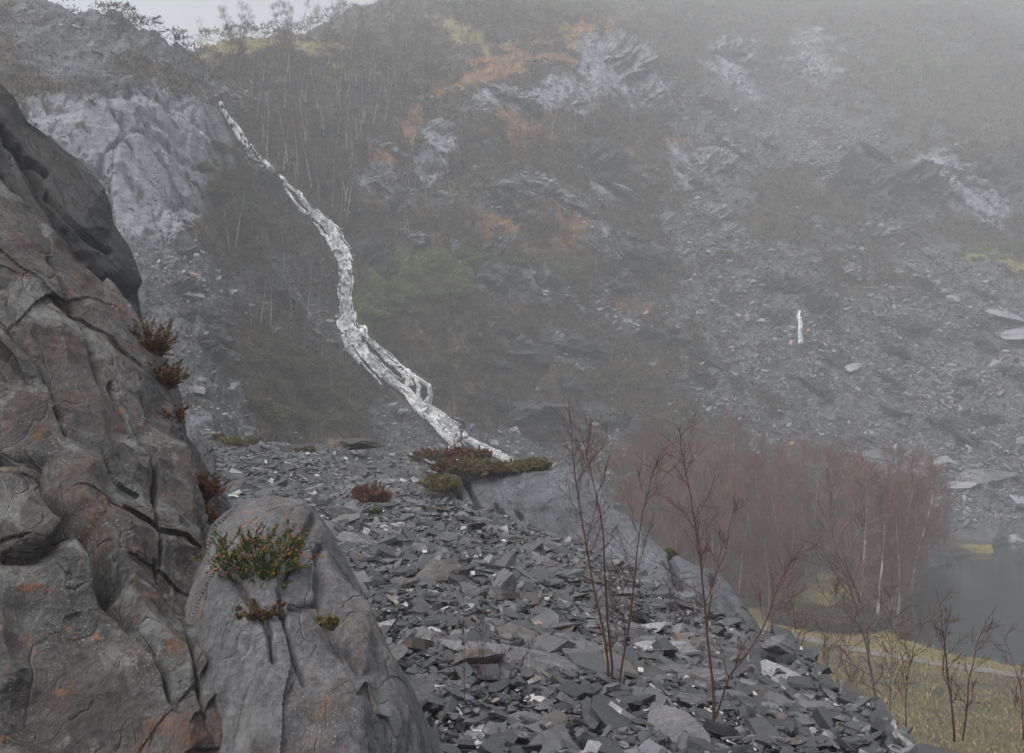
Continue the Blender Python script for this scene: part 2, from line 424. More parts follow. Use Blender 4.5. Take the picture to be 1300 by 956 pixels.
nedge = np.interp(nupx, ncp, [c[2] for c in NEAR])
Nz0 = np.array([np.interp(nupx, ncp, npf[:, r]) for r in range(len(nY))])
# re-cut: keep the flat part up to the edge line, then fall away
flat = np.array([np.interp(nY, [p[0] for p in c[1]], [p[1] for p in c[1]]) for c in NEAR])
Nf = np.array([np.interp(nupx, ncp, flat[:, r]) for r in range(len(nY))])
NU, NYY = np.meshgrid((nupx - CX) / F, nY)
over = np.clip(NYY - nedge[None, :], 0, None)
Nz = Nf - over * 0.95 - 0.25 * np.clip(over, 0, 2)
Nz = blur(Nz, 4, 1)
NPw = np.stack([NU * NYY, NYY, Nz], -1).reshape(-1, 3)
Nz = Nz + (fbm(NPw, 5, 4, 71) * 0.22).reshape(Nz.shape) * sm(4, 12, NYY)
def near_z(x, y):
    px = x / y * F + CX
    fi = np.clip(np.interp(px, nupx, np.arange(len(nupx))), 0, len(nupx) - 1.001); fj = np.clip(np.interp(y, nY, np.arange(len(nY))), 0, len(nY) - 1.001)
    i = fi.astype(int); j = fj.astype(int); a = fi - i; b = fj - j
    return (Nz[j, i] * (1 - a) + Nz[j, i + 1] * a) * (1 - b) + (Nz[j + 1, i] * (1 - a) + Nz[j + 1, i + 1] * a) * b
def near_edge(px):
    e = np.interp(px, nupx, nedge)
    lip = np.interp(px, [548,590,640,690,752,800,851,893,932,966], [24.8,24.6,23.9,22.7,21.6,20.7,19.6,18.4,17.6,16.6]) - 0.1
    return np.where((px > 552) & (px < 966), np.minimum(e, lip), e)
def nhit(px, py):
    """first meeting of a ray with the near tip"""
    ys = np.linspace(6, 46, 900); x = (px - CX) * ys / F
    z = near_z(x, ys); zr = (HY - py) * ys / F
    k = np.argmax(z > zr)
    if not (z > zr)[k]: k = np.argmax(np.where((ys > 12) & (ys < near_edge(px) - .6), z / ys, -9))
    return np.array([x[k], ys[k], z[k]])
nd = (facet(NPw, 0.35, 81, 0.9, 0.5) * 0.05 + facet(NPw, 0.9, 85, 0.9, 0.5) * 0.07).reshape(Nz.shape)
NI = np.arange(Nz.size).reshape(Nz.shape)
NQ = np.stack([NI[:-1, :-1], NI[:-1, 1:], NI[1:, 1:], NI[1:, :-1]], -1).reshape(-1, 4)
t = NT('fine_slate_waste'); p = t.pos('Object')
nf = t.noise(p, 9, 6, 0.7); vc = t.voro(t.pos('Object', (1, 1, 2)), 11, 'F1', 'Color'); bw = t.n('ShaderNodeRGBToBW'); t.l(vc, bw.inputs[0])
c = t.mix(t.ramp(nf, [(0.3, 0), (0.7, 1)]), (0.012, 0.012, 0.013), (0.04, 0.04, 0.044))
c = t.mix(1.0, c, t.ramp(bw.outputs[0], [(0.2, 0.5), (0.8, 1.5)]), 'MULTIPLY')
M_waste = t.done(c, 0.5, t.bump(t.math('ADD', nf, bw.outputs[0]), 0.8, 0.05), 0.5)
me = mesh_np('slate_tip', np.stack([NU * NYY, NYY, Nz + nd - 0.05], -1).reshape(-1, 3), [NQ], M_waste)
tip = link('slate_tip_ground', me)
tag(tip, 'dark fine slate waste ground under the loose broken slabs', 'ground', kind='structure')

# ------------------------------------------------------------------ lake, lakeside turf and track
t = NT('lake_water'); p = t.pos('Object', (1, 2.2, 1))
nw = t.noise(p, 1.1, 4, 0.5)
M_water = t.done((0.022, 0.028, 0.028), 0.08, t.bump(nw, 0.25, 0.06), 0.5)
V = []; pts = [(1000,640),(2700,640),(2700,940),(1000,940)]
for a, b in pts:
    Y = -LAKE_Z * F / (b - HY); V.append(((a - CX) * Y / F, Y, LAKE_Z))
gx = np.linspace(30, 220, 60); gy = np.linspace(70, 156, 40)
GX, GY = np.meshgrid(gx, gy); GI = np.arange(GX.size).reshape(GX.shape)
me = mesh_np('lake', np.stack([GX, GY, np.full_like(GX, LAKE_Z)], -1).reshape(-1, 3), [np.stack([GI[:-1, :-1], GI[:-1, 1:], GI[1:, 1:], GI[1:, :-1]], -1).reshape(-1, 4)], M_water, smooth=True)
tag(link('lake_water', me), 'still dark grey quarry lake below the far scree slope', 'lake', kind='structure')

# gravel track over the turf: a thin ribbon following the ground
TR = [(930,800),(975,806),(1010,815),(1060,826),(1120,838),(1200,850),(1300,862),(1450,878),(1700,900)]
tp = []
for k in range(len(TR) - 1):
    for s in np.linspace(0, 1, 14, endpoint=False):
        a = TR[k][0] * (1 - s) + TR[k + 1][0] * s; b = TR[k][1] * (1 - s) + TR[k + 1][1] * s
        Y = 29.3 * F / (b - HY); tp.append(((a - CX) * Y / F, Y))
tp = np.array(tp); d = np.gradient(tp, axis=0); d /= np.linalg.norm(d, axis=1)[:, None]; nrm = np.stack([-d[:, 1], d[:, 0]], 1)
V = []; K = 9
for k in range(len(tp)):
    for s in np.linspace(-1, 1, K):
        q = tp[k] + nrm[k] * s * (0.72 + 0.15 * math.sin(k * 0.9 + s * 3))
        V.append((q[0], q[1], 0))
V = np.array(V); V[:, 2] = far_z(V[:, 0] / V[:, 1] * F + CX, V[:, 1])
zz = V[:, 2].reshape(-1, K); zz = np.maximum(zz, blur(zz, 3, 0)); V[:, 2] = zz.ravel() + 0.10
TI = np.arange(len(V)).reshape(-1, K)
t = NT('track_gravel'); p = t.pos('Object'); n1 = t.noise(p, 2.5, 6, 0.7)
M_track = t.done(t.ramp(n1, [(0.3, (0.10, 0.088, 0.075)), (0.7, (0.19, 0.17, 0.155))]), 0.8, t.bump(n1, 0.4, 0.05), 0.3)
me = mesh_np('track', V, [np.stack([TI[:-1, :-1], TI[:-1, 1:], TI[1:, 1:], TI[1:, :-1]], -1).reshape(-1, 4)], M_track)
tag(link('gravel_path', me), 'pale gravel path crossing the yellow turf beside the lake', 'path', kind='structure')

# ------------------------------------------------------------------ rock materials
def frame(e1, e3):
    e1 = np.array(e1, float); e1 /= np.linalg.norm(e1); e3 = np.array(e3, float); e3 -= e1 * (e1 @ e3); e3 /= np.linalg.norm(e3)
    return np.stack([e1, np.cross(e3, e1), e3])
RCL = frame((0.52, -0.12, -0.84), (0.78, -0.40, 0.48))       # slate cleavage of the near rocks
RDK = frame((0.62, 0.10, -0.78), (0.75, -0.3, 0.6))
RHL = frame((0.75, 0.0, -0.60), (0.45, -0.35, 0.8))

def rock_mat(name, cols, scale=1.0, rust=0.0, rustcol=(0.17, 0.08, 0.04), lichen=0.0, rough=(0.42, 0.7), bump=0.6, bd=0.05, rot=(0.3, 0.7, 0), streak=(1, 1, 3), speck=0.0, purple=0.0, spec=0.5, R=None):
    t = NT(name); p = t.pos('Object'); R = RCL if R is None else R; ps = t.frame(R, streak)
    n1 = t.noise(ps, 0.9 * scale, 8, 0.65, 0.6); n2 = t.noise(p, 4 * scale, 8, 0.7); n3 = t.noise(ps, 7 * scale, 8, 0.7, 1.2)
    c = t.ramp(n1, [(0.28, cols[0]), (0.45, cols[1]), (0.58, cols[2]), (0.75, cols[3])])
    c = t.mix(1.0, c, t.ramp(n3, [(0.3, 0.5), (0.7, 1.5)]), 'MULTIPLY')
    c = t.mix(1.0, c, t.ramp(t.noise(p, 26 * scale, 5, 0.8), [(0.3, 0.55), (0.7, 1.45)]), 'MULTIPLY')
    if purple:
        c = t.mix(t.math('MULTIPLY', t.ramp(t.noise(ps, 0.7 * scale, 5, 0.6, 1.0), [(0.45, 0), (0.6, 1)]), purple), c, (0.105, 0.075, 0.070))
    if rust:
        m = t.noise(ps, 1.1 * scale, 7, 0.7, 1.5); m2 = t.noise(p, 3.1 * scale, 6, 0.7)
        k = t.math('MULTIPLY', t.ramp(m, [(0.50, 0), (0.60, 1)]), t.ramp(m2, [(0.40, 0), (0.60, 1)]))
        c = t.mix(t.math('MULTIPLY', k, rust, True), c, t.ramp(n2, [(0.3, tuple(v * 0.45 for v in rustcol)), (0.7, tuple(min(1, v * 1.25) for v in rustcol))]))
    if lichen:
        m = t.noise(p, 1.7 * scale, 7, 0.75, 0.8)
        c = t.mix(t.math('MULTIPLY', t.ramp(m, [(0.52, 0), (0.58, 1)]), lichen), c, t.ramp(n2, [(0.3, (0.12, 0.124, 0.12)), (0.7, (0.22, 0.224, 0.218))]))
        m = t.noise(p, 5.0 * scale, 5, 0.6); mm = t.noise(p, 0.8 * scale, 4)
        k = t.math('MULTIPLY', t.ramp(m, [(0.60, 0), (0.66, 1)]), t.ramp(mm, [(0.52, 0), (0.62, 1)]))
        c = t.mix(k, c, (0.27, 0.12, 0.055))
    if speck:
        v = t.voro(p, 38 * scale, 'F1', 'Distance'); mm = t.noise(p, 2.3 * scale, 4)
        k = t.math('MULTIPLY', t.ramp(v, [(0.13, 1), (0.2, 0)]), t.ramp(mm, [(0.50, 0), (0.62, 1)]))
        c = t.mix(t.math('MULTIPLY', k, speck), c, (0.42, 0.41, 0.35))
    h = t.math('ADD', t.math('MULTIPLY', n3, 1.0), t.math('MULTIPLY', n2, 0.6))
    n5 = t.noise(t.frame(R, (streak[0] * .6, streak[1], streak[2] * 1.3)), 1.1 * scale, 2, 0.5, 0.3)
    h = t.math('ADD', h, t.ramp(n5, [(0.49, 0.35), (0.5, 0.0), (0.51, 0.35)]))
    n6 = t.noise(p, 22 * scale, 6, 0.75)
    h = t.math('ADD', h, t.math('MULTIPLY', n6, 0.35))
    return t.done(c, t.ramp(n2, [(0.3, rough[0]), (0.7, rough[1])]), t.bump(h, bump, bd), spec)

G = lambda v, b=1.08, r=1.0: (v * r, v, v * b)
M_front = rock_mat('lichened_slate', [(0.028, 0.027, 0.027), (0.056, 0.054, 0.053), (0.092, 0.090, 0.089), (0.155, 0.153, 0.150)], 1.3, rust=1.0, lichen=0.9, speck=1.0, purple=0.4, bump=1.0, bd=0.06)
M_boulder = rock_mat('grey_slate_boulder', [G(0.05), G(0.082), G(0.108), G(0.135)], 1.2, rust=0.7, rustcol=(0.16, 0.11, 0.07), lichen=0.35, speck=0.5, bump=0.9, bd=0.04, rough=(0.5, 0.75))
M_dark = rock_mat('dark_wet_slate', [G(0.012), G(0.020), G(0.030), G(0.065)], 0.45, R=RDK, streak=(.6, 1, 3.5), bump=0.9, bd=0.12, rot=(0.2, 0.9, 0), rough=(0.38, 0.65))
M_lip = rock_mat('smooth_slate_lip', [(0.03,0.032,0.037), (0.062,0.066,0.075), (0.088,0.093,0.104), (0.13,0.135,0.148)], 0.5, rust=0.3, rustcol=(0.12, 0.10, 0.07), bump=0.7, bd=0.08, rough=(0.4, 0.6), R=frame((0.7,0,-0.7),(.6,-.3,.7)))
M_slab = rock_mat('smooth_slate_face', [G(0.05), G(0.085), G(0.11), G(0.135)], 0.6, rust=0.25, rustcol=(0.12, 0.10, 0.07), bump=0.5, bd=0.06, rot=(0.1, 0.5, 0), rough=(0.4, 0.6))
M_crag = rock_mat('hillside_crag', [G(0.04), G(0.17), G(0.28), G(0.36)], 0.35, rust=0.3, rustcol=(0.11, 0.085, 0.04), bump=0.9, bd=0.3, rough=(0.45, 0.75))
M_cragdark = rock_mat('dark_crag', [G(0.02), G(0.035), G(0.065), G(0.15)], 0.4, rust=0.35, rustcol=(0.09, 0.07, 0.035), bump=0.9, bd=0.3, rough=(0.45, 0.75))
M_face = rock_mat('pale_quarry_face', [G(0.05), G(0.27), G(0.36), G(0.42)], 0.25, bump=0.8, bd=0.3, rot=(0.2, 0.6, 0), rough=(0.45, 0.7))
M_pale = rock_mat('pale_slab', [G(0.15), G(0.19), G(0.23), G(0.28)], 0.8, bump=0.4, bd=0.05)
M_brownstone = rock_mat('brownish_slab', [(0.05,0.045,0.04), (0.08,0.07,0.062), (0.10,0.09,0.08), (0.13,0.12,0.11)], 1.6, bump=0.7, bd=0.03)

# ------------------------------------------------------------------ lofted rocks
def resamp(P, n):
    P = np.array(P, float); d = np.concatenate([[0], np.cumsum(np.linalg.norm(np.diff(P, axis=0), axis=1))])
    s = np.linspace(0, d[-1], n)
    R = np.stack([np.interp(s, d, P[:, k]) for k in range(P.shape[1])], 1)
    return R, s / d[-1], d / d[-1]
def polydist(px, py, line):
    best = np.full(px.shape, 1e9)
    for k in range(len(line) - 1):
        x0, y0 = line[k][:2]; x1, y1 = line[k + 1][:2]
        dx, dy = x1 - x0, y1 - y0; L = dx * dx + dy * dy
        tt = np.clip(((px - x0) * dx + (py - y0) * dy) / L, 0, 1)
        best = np.minimum(best, np.hypot(px - x0 - tt * dx, py - y0 - tt * dy))
    return best
def loft(name, crest, front, back, nu, nf_, nb, mat, disp, bulge=0.25, cracks=(), smooth=False, power=1.0):
    C, s, dk = resamp(crest, nu)
    Fp = np.array(front, float); Bp = np.array(back, float)
    Fr = np.stack([np.interp(s, dk, Fp[:, k]) for k in range(3)], 1); Bk = np.stack([np.interp(s, dk, Bp[:, k]) for k in range(3)], 1)
    Fr = blur(Fr, max(2, nu // 40), 0); Bk = blur(Bk, max(2, nu // 40), 0)
    rows = []
    tang = np.gradient(blur(C, max(2, nu // 30), 0), axis=0)
    for q in np.linspace(1, 0, nb, endpoint=False):       # back base -> crest
        q_ = q ** 1.3
        rows.append(C * (1 - q_) + Bk * q_ + np.array([0, 0.15, 0.25]) * 4 * q * (1 - q) * bulge * np.linalg.norm(Bk - C, axis=1)[:, None])
    nrmF = np.cross(tang, Fr - C); nrmF /= (np.linalg.norm(nrmF, axis=1)[:, None] + 1e-9)
    sgn = np.sign((nrmF * (-C)).sum(1)); nrmF *= sgn[:, None]
    nrmF = blur(nrmF, max(2, nu // 30), 0)
    for q in np.linspace(0, 1, nf_):
        q_ = q ** power
        rows.append(C * (1 - q_) + Fr * q_ + nrmF * (4 * q_ * (1 - q_) * bulge * 0.5 * np.linalg.norm(Fr - C, axis=1))[:, None])
    G_ = np.array(rows)                                    # (nv, nu, 3)
    du = np.gradient(G_, axis=1); dv = np.gradient(G_, axis=0)
    N = np.cross(du, dv); N /= (np.linalg.norm(N, axis=2)[:, :, None] + 1e-9)
    ctr = (Fr + Bk)[None] / 2
    flip = np.sign(((G_ - ctr) * N).sum(2).mean()); N *= flip
    N = np.stack([blur(blur(N[:, :, k], 6, 0), 6, 1) for k in range(3)], 2)
    P = G_.reshape(-1, 3)
    d = disp(P).reshape(G_.shape[:2]); 
    px = G_[:, :, 0] / G_[:, :, 1] * F + CX; py = HY - G_[:, :, 2] / G_[:, :, 1] * F
    for (ln, w, dp) in cracks:
        jx = px + fbm(P, 0.5, 3, 7).reshape(px.shape) * w * 0.9; jy = py + fbm(P, 0.5, 3, 8).reshape(px.shape) * w * 0.9
        d -= dp * np.exp(-(polydist(jx, jy, ln) / w) ** 2) * (np.arange(len(rows)) >= nb)[:, None]
    dc = np.linalg.norm(G_ - C[None], axis=2)
    d = np.where(d > 0, d * (0.25 + 0.75 * sm(0.0, 0.10, dc / (dc.max() + 1e-9))), d)
    V = G_ + N * d[:, :, None]
    nv = len(rows); I = np.arange(nv * nu).reshape(nv, nu)
    q4 = np.stack([I[:-1, :-1], I[1:, :-1], I[1:, 1:], I[:-1, 1:]], -1).reshape(-1, 4)
    VV = V.reshape(-1, 3)
    # close both ends
    e = []
    VV = np.concatenate([VV, V[:, 0].mean(0)[None], V[:, -1].mean(0)[None]]); a, b = len(VV) - 2, len(VV) - 1
    e0 = np.stack([I[:-1, 0], I[1:, 0], np.full(nv - 1, a)], 1); e1 = np.stack([I[:-1, -1], I[1:, -1], np.full(nv - 1, b)], 1)
    return mesh_np(name, VV, [q4, e0, e1], mat, smooth=smooth), V

Rc = rotm((0, 1, 0), math.radians(-55)) @ rotm((1, 0, 0), math.radians(25))
def d_front(P):
    P1 = warp(P, 1.2, 0.06, 140)
    return (chip(P1, 1.25, 101, 0.9, 0.45, (1.9, 1.0, 0.6), RCL) * 0.30 + chip(P1, 0.5, 111, 0.9, 0.5, (2.4, 1.2, 0.4), RCL) * 0.13
            + chip(P, 0.2, 121, 0.9, 0.5, (2.2, 1.2, 0.45), RCL) * 0.055 + chip(P, 0.075, 127, 0.9, 0.5, (2.0, 1.2, 0.6), RCL) * 0.017
            + facet(P1, 0.7, 133, 0.3, 0.5, (2.4, 1.6, 0.26), RCL) * 0.05 - 0.05 + fbm(P, 0.07, 3, 135) * 0.004)
crest = [at(-520,-150,6.2),at(-250,50,6.6),at(-90,140,7.0),at(0,212,7.2),at(40,258,7.2),at(80,305,7.2),at(130,358,7.3),at(172,398,7.4),at(198,440,7.3),at(212,500,7.0),
         at(236,556,6.6),at(255,610,6.2),at(275,680,5.8),at(325,760,5.2),at(370,830,4.9),at(425,940,4.6),at(470,1100,4.4),at(490,1350,4.2)]
front = [at(-1700,1100,2.6),at(-1400,1200,2.6),at(-1200,1250,2.6),at(-1050,1300,2.6),at(-950,1300,2.6),at(-850,1300,2.6),at(-700,1300,2.6),at(-500,1300,2.6),at(-350,1300,2.7),at(-250,1300,2.8),
         at(-150,1300,2.9),at(-50,1300,3.0),at(20,1300,3.1),at(120,1320,3.2),at(200,1350,3.4),at(300,1400,3.6),at(400,1450,3.8),at(450,1500,4.0)]
back = [c + np.array([-0.3, 2.4, 0]) for c in crest]
for b in back: b[2] = -4.8
CR = [([(8,560),(60,575),(85,640),(110,690),(140,745)],11,0.40),([(100,650),(60,700),(20,690)],8,0.10),([(0,395),(60,470),(90,540)],3,0.05),([(120,740),(200,830),(230,900)],3,0.07),([(205,700),(238,790),(262,900)],3,0.06),([(290,690),(325,780),(370,880)],3,0.07),([(150,480),(200,600),(215,700)],3,0.06),([(60,330),(150,500),(170,560)],3,0.04)]
me, VF = loft('leaning_rock', crest, front, back, 900, 900, 80, M_front, d_front, 0.05, CR)
o = link('rock_outcrop', me); tag(o, 'large grey rock with orange lichen and rusty streaks filling the lower left corner', 'rock')

def d_bld(P):
    P1 = warp(P, 0.9, 0.06, 240)
    return (chip(P1, 1.1, 201, 0.8, 0.4, (2.0, 1.0, 0.6), RCL) * 0.16 + chip(P1, 0.42, 211, 0.8, 0.45, (2.6, 1.3, 0.4), RCL) * 0.085
            + chip(P, 0.13, 215, 0.9, 0.5, (2.4, 1.3, 0.5), RCL) * 0.022 + facet(P1, 0.55, 219, 0.3, 0.5, (2.4, 1.5, 0.26), RCL) * 0.03 - 0.02 + fbm(P, 0.08, 3, 235) * 0.003)
crest = [at(268,745,6.6),at(280,690,6.5),at(290,655,6.4),at(312,636,6.3),at(345,629,6.3),at(385,634,6.3),at(405,655,6.2),at(428,695,6.0),at(455,740,5.8),at(478,800,5.5),at(510,862,5.3),at(545,950,5.1),at(570,1080,5.0)]
front = [at(240,800,6.0),at(250,800,5.4),at(262,850,5.0),at(270,920,4.6),at(280,1000,4.2),at(300,1050,4.0),at(330,1080,4.0),at(370,1100,4.0),at(420,1120,4.0),at(460,1150,4.1),at(500,1200,4.3),at(530,1250,4.5),at(560,1300,4.7)]
back = [c + np.array([0.2, 1.6, 0]) for c in crest]
for b in back: b[2] = -4.6
CR2 = [([(395,660),(380,700),(362,730)],5,0.05),([(355,745),(375,800),(390,860)],4,0.05),([(405,700),(420,780),(460,860)],6,0.06),([(300,740),(340,790),(350,830)],5,0.06),([(380,760),(410,762)],5,0.05)]
me, VB = loft('boulder', crest, front, back, 560, 600, 60, M_boulder, d_bld, 0.20, CR2)
o = link('boulder', me); tag(o, 'smooth pale grey boulder with a brown base beside the orange-tipped green shrub', 'boulder')

crest = [at(205,620,8.2),at(222,580,8.2),at(232,548,8.2),at(250,541,8.2),at(268,560,8.1),at(282,605,7.9),at(296,650,7.7),at(305,720,7.5)]
front = [c + np.array([-0.3, -1.3, -1.9]) for c in crest]
back = [c + np.array([0.1, 1.4, -2.8]) for c in crest]
me, _ = loft('knob', crest, front, back, 170, 170, 40, M_boulder, lambda P: d_bld(P) * 0.8 + facet(P, 0.3, 222, .8, .5) * .03, 0.15)
tag(link('boulder', me), 'narrow upright grey rock knob with white lichen behind the large lichened rock', 'boulder')
crest = [at(120,380,9.5),at(135,352,9.4),at(152,362,9.3),at(172,385,9.2),at(190,412,9.1),at(203,445,9.0),at(215,500,8.9),at(222,560,8.8)]
front = [c + np.array([-0.5, -1.6, -2.0]) for c in crest]
back = [c + np.array([0.1, 1.5, -3.0]) for c in crest]
me, _ = loft('knob2', crest, front, back, 170, 170, 40, M_front, lambda P: d_bld(P) * 0.9, 0.15)
tag(link('boulder', me), 'pale orange and green stained rock edge between the lichened rock and the dark cliff', 'boulder')

# dark cliff
Rd = rotm((0, 1, 0), math.radians(50)) @ rotm((0, 0, 1), 0.3)
def d_dark(P):
    P1 = warp(P, 4.0, 0.3, 340)
    return (chip(P1, 4.0, 301, 0.9, 0.4, (2.4, 1.1, 0.5), RDK) * 0.55 + chip(P1, 1.5, 311, 0.9, 0.5, (3.0, 1.4, 0.35), RDK) * 0.30
            + chip(P, 0.5, 321, 0.9, 0.5, (2.6, 1.3, 0.4), RDK) * 0.12 - 0.1)
crest = [at(-500,-160,27),at(-250,-60,26),at(-80,40,25),at(0,98,25),at(23,126,25),at(40,152,25),at(76,183,25),at(115,217,25),at(132,238,25),at(138,258,25),at(144,285,25),at(164,313,25),at(181,358,25),at(187,400,25),at(192,470,25),at(198,560,25)]
front = [at(-900,700,19),at(-700,700,19),at(-520,700,19),at(-420,700,19),at(-380,700,19),at(-340,700,19.5),at(-280,700,20),at(-200,700,20),at(-150,700,20.5),at(-110,700,21),at(-60,700,21.5),at(-10,700,22),at(50,700,22.5),at(90,700,23),at(130,700,23.5),at(165,700,24)]
back = [c + np.array([-2, 7, 0]) for c in crest]
for b in back: b[2] = -10
CR3 = [([(0,225),(40,300),(100,345),(170,370)],9,0.5),([(0,160),(30,200),(60,260),(110,330)],6,0.4),([(60,240),(110,300),(140,320)],4,0.25),([(10,180),(60,215)],4,0.3)]
me, _ = loft('dark_cliff', crest, front, back, 560, 480, 50, M_dark, d_dark, 0.12, CR3)
tag(link('rock_cliff', me), 'steep dark wet rock face leaning behind the lichened rock on the left', 'cliff')

# smooth slate lip at the end of the tip
Rs = rotm((0, 1, 0), math.radians(35))
def d_slab(P):
    P = warp(P, 1.6, 0.5, 440)
    return (chip(P, 2.4, 401, 0.8, 0.4, (2.0, 1, 0.7), RCL) * 0.28 + chip(P, 0.8, 411, 0.9, 0.45, (2.4, 1, 0.5), RCL) * 0.14
            + facet(P, 0.3, 421, 1.0, 0.5, (2.4, 1, 0.5), Rs) * 0.02 + fbm(P, 1.6, 6, 431) * 0.14)
cr = [(545,632,26.0),(562,612,26.5),(590,602,27),(640,594,27.2),(690,590,27.2),(733,590,27),(761,620,26.2),(793,646,25.4),(818,680,24.4),(843,699,23.6),(879,717,22.6),(911,728,21.6),(929,745,20.6),(943,767,19.8),(957,788,19.0),(966,806,18.4),(975,840,17.6)]
fr = [(548,655,24.8),(560,650,24.8),(590,655,24.6),(640,672,23.9),(690,692,22.7),(725,700,22.2),(752,712,21.6),(776,728,21),(800,740,20.7),(825,750,20.2),(851,762,19.6),(893,783,18.4),(915,792,17.9),(932,798,17.6),(948,804,17.3),(958,812,16.9),(966,835,16.4)]
crest = [at(*c) for c in cr]; front = [at(*c) for c in fr]
for f_ in front: f_[2] = min(f_[2], near_z(np.array([f_[0]]), np.array([f_[1]]))[0]) - 0.35
back = [c + np.array([2.6, 2.2, -7]) for c in crest]
CR4 = [([(575,612),(590,650)],3,0.35),([(590,608),(612,650)],2.5,0.3),([(632,640),(642,668)],3,0.25),([(655,645),(665,670)],2.5,0.3),([(850,705),(862,745)],4,0.3),([(740,600),(765,650),(810,700)],3,0.08),([(640,640),(720,650)],3,0.08),([(905,735),(935,790)],4,0.2)]
me, _ = loft('slate_lip', crest, front, back, 420, 300, 60, M_lip, d_slab, 0.16, CR4)
tag(link('rock_outcrop', me), 'smooth blue-grey slate face at the far edge of the scree, topped with heather', 'rock')

# ------------------------------------------------------------------ cut-stone shapes (slabs, boulders)
def angular(seed, n=26, res=(48, 28), scale=(1, 1, 1), rough=0.05):
    r = np.random.default_rng(seed)
    nn = r.normal(size=(n, 3)); nn /= np.linalg.norm(nn, axis=1)[:, None]; dd = r.uniform(0.55, 1.0, n)
    th = np.linspace(0, 2 * np.pi, res[0], endpoint=False); ph = np.linspace(0, np.pi, res[1])[1:-1]
    T, H = np.meshgrid(th, ph); D_ = np.stack([np.cos(T) * np.sin(H), np.sin(T) * np.sin(H), np.cos(H)], -1).reshape(-1, 3)
    D_ = np.concatenate([D_, [[0, 0, 1], [0, 0, -1]]])
    k = D_ @ nn.T; rr = np.min(np.where(k > 0.05, dd[None] / np.maximum(k, 0.05), 9), 1); rr = np.minimum(rr, 1.6)
    P = D_ * rr[:, None]
    if rough:
        P = P + D_ * (facet(P + seed, 0.5, seed, 0.8, 0.5, (2, 2, .5)) * rough)[:, None]
    P = P * np.array(scale)
    m = len(ph); I = np.arange(m * res[0]).reshape(m, res[0]); Ir = np.roll(I, -1, 1)
    q = np.stack([I[:-1], I[1:], Ir[1:], Ir[:-1]], -1).reshape(-1, 4)
    top = np.stack([I[0], Ir[0], np.full(res[0], len(P) - 2)], 1); bot = np.stack([Ir[-1], I[-1], np.full(res[0], len(P) - 1)], 1)
    return P, [q, top, bot]
def plate(r, nmin=5):
    """broken slate plate: ragged polygon, bevelled prism. verts, faces"""
    n = r.integers(nmin, 8); a = np.sort(r.uniform(0, 2 * np.pi, n)); a = (np.linspace(0, 2 * np.pi, n, endpoint=False) + r.normal(0, 0.25, n))
    rad = r.uniform(0.6, 1.05, n); asp = r.uniform(0.32, 0.8)
    x = np.cos(a) * rad; y = np.sin(a) * rad * asp; th = r.uniform(0.05, 0.17)
    sh = r.uniform(-0.12, 0.12, 2); tp_ = r.uniform(0.86, 1.0)
    dz = x * r.uniform(-.1, .1) + y * r.uniform(-.1, .1)
    V = np.concatenate([np.stack([x, y, np.full(n, -th)], 1), np.stack([x * tp_ + sh[0], y * tp_ + sh[1], th + dz], 1)])
    i = np.arange(n); j = (i + 1) % n
    side = np.stack([i, j, j + n, i + n], 1)
    return V, side, n
def plate_lib(seed, k=40):
    r = np.random.default_rng(seed); L = []
    for _ in range(k):
        V, side, n = plate(r)
        tri_t = np.stack([np.full(n - 2, n), np.arange(1, n - 1) + n, np.arange(2, n) + n], 1)
        tri_b = np.stack([np.full(n - 2, 0), np.arange(2, n), np.arange(1, n - 1)], 1)
        L.append((V, side, np.concatenate([tri_t, tri_b])))
    return L
LIB = plate_lib(5)
def scatter_plates(P, size, Rm, colr, seed):
    """merge many plates into arrays. P (N,3), size (N,) , Rm (N,3,3), colr (N,3)"""
    r = np.random.default_rng(seed); which = r.integers(0, len(LIB), len(P))
    Vs, Qs, Ts, Cs = [], [], [], []; off = 0
    for k, (v, q, tr) in enumerate(LIB):
        m = np.where(which == k)[0]
        if not len(m): continue
        vv = np.einsum('nij,vj->nvi', Rm[m], v) * size[m][:, None, None] + P[m][:, None]
        nv = len(v); o_ = off + np.arange(len(m))[:, None, None] * nv
        Vs.append(vv.reshape(-1, 3)); Qs.append((q[None] + o_).reshape(-1, 4)); Ts.append((tr[None] + o_).reshape(-1, 3))
        Cs.append(np.repeat(colr[m], nv, 0)); off += len(m) * nv
    return np.concatenate(Vs), [np.concatenate(Qs), np.concatenate(Ts)], np.concatenate(Cs)
def rand_rot(n, r, tilt=0.35, up=None, dip=None):
    """random spin about z, then a tilt; then stand on the surface normal up (N,3)"""
    a = r.uniform(0, 2 * np.pi, n); ca, sa = np.cos(a), np.sin(a); z = np.zeros(n); o1 = np.ones(n)
    Rz = np.stack([ca, -sa, z, sa, ca, z, z, z, o1], 1).reshape(n, 3, 3)
    N = np.stack([r.normal(0, tilt, n), r.normal(0, tilt, n), o1], 1)
    if up is not None: N = N + up * 1.0 - np.array([0, 0, 1]) * 0.0
    if dip is not None: N = N + dip
    N /= np.linalg.norm(N, axis=1)[:, None]
    ref = np.tile(np.array([1.0, 0, 0]), (n, 1)); X = ref - N * (ref * N).sum(1)[:, None]; X /= np.linalg.norm(X, axis=1)[:, None]
    Y_ = np.cross(N, X)
    Rn = np.stack([X, Y_, N], 2)
    return Rn @ Rz
def slate_cols(n, r, base=0.105, spread=0.5, warm=0.08):
    v = base * np.exp(r.normal(0, spread, n)); v = np.clip(v, 0.022, 0.21)
    tint = np.stack([np.full(n, 1.0), np.full(n, 1.01), np.full(n, 1.10)], 1)
    c = v[:, None] * tint
    w = r.random(n) < warm; c[w] = c[w] * np.array([1.35, 1.0, 0.72])
    return c

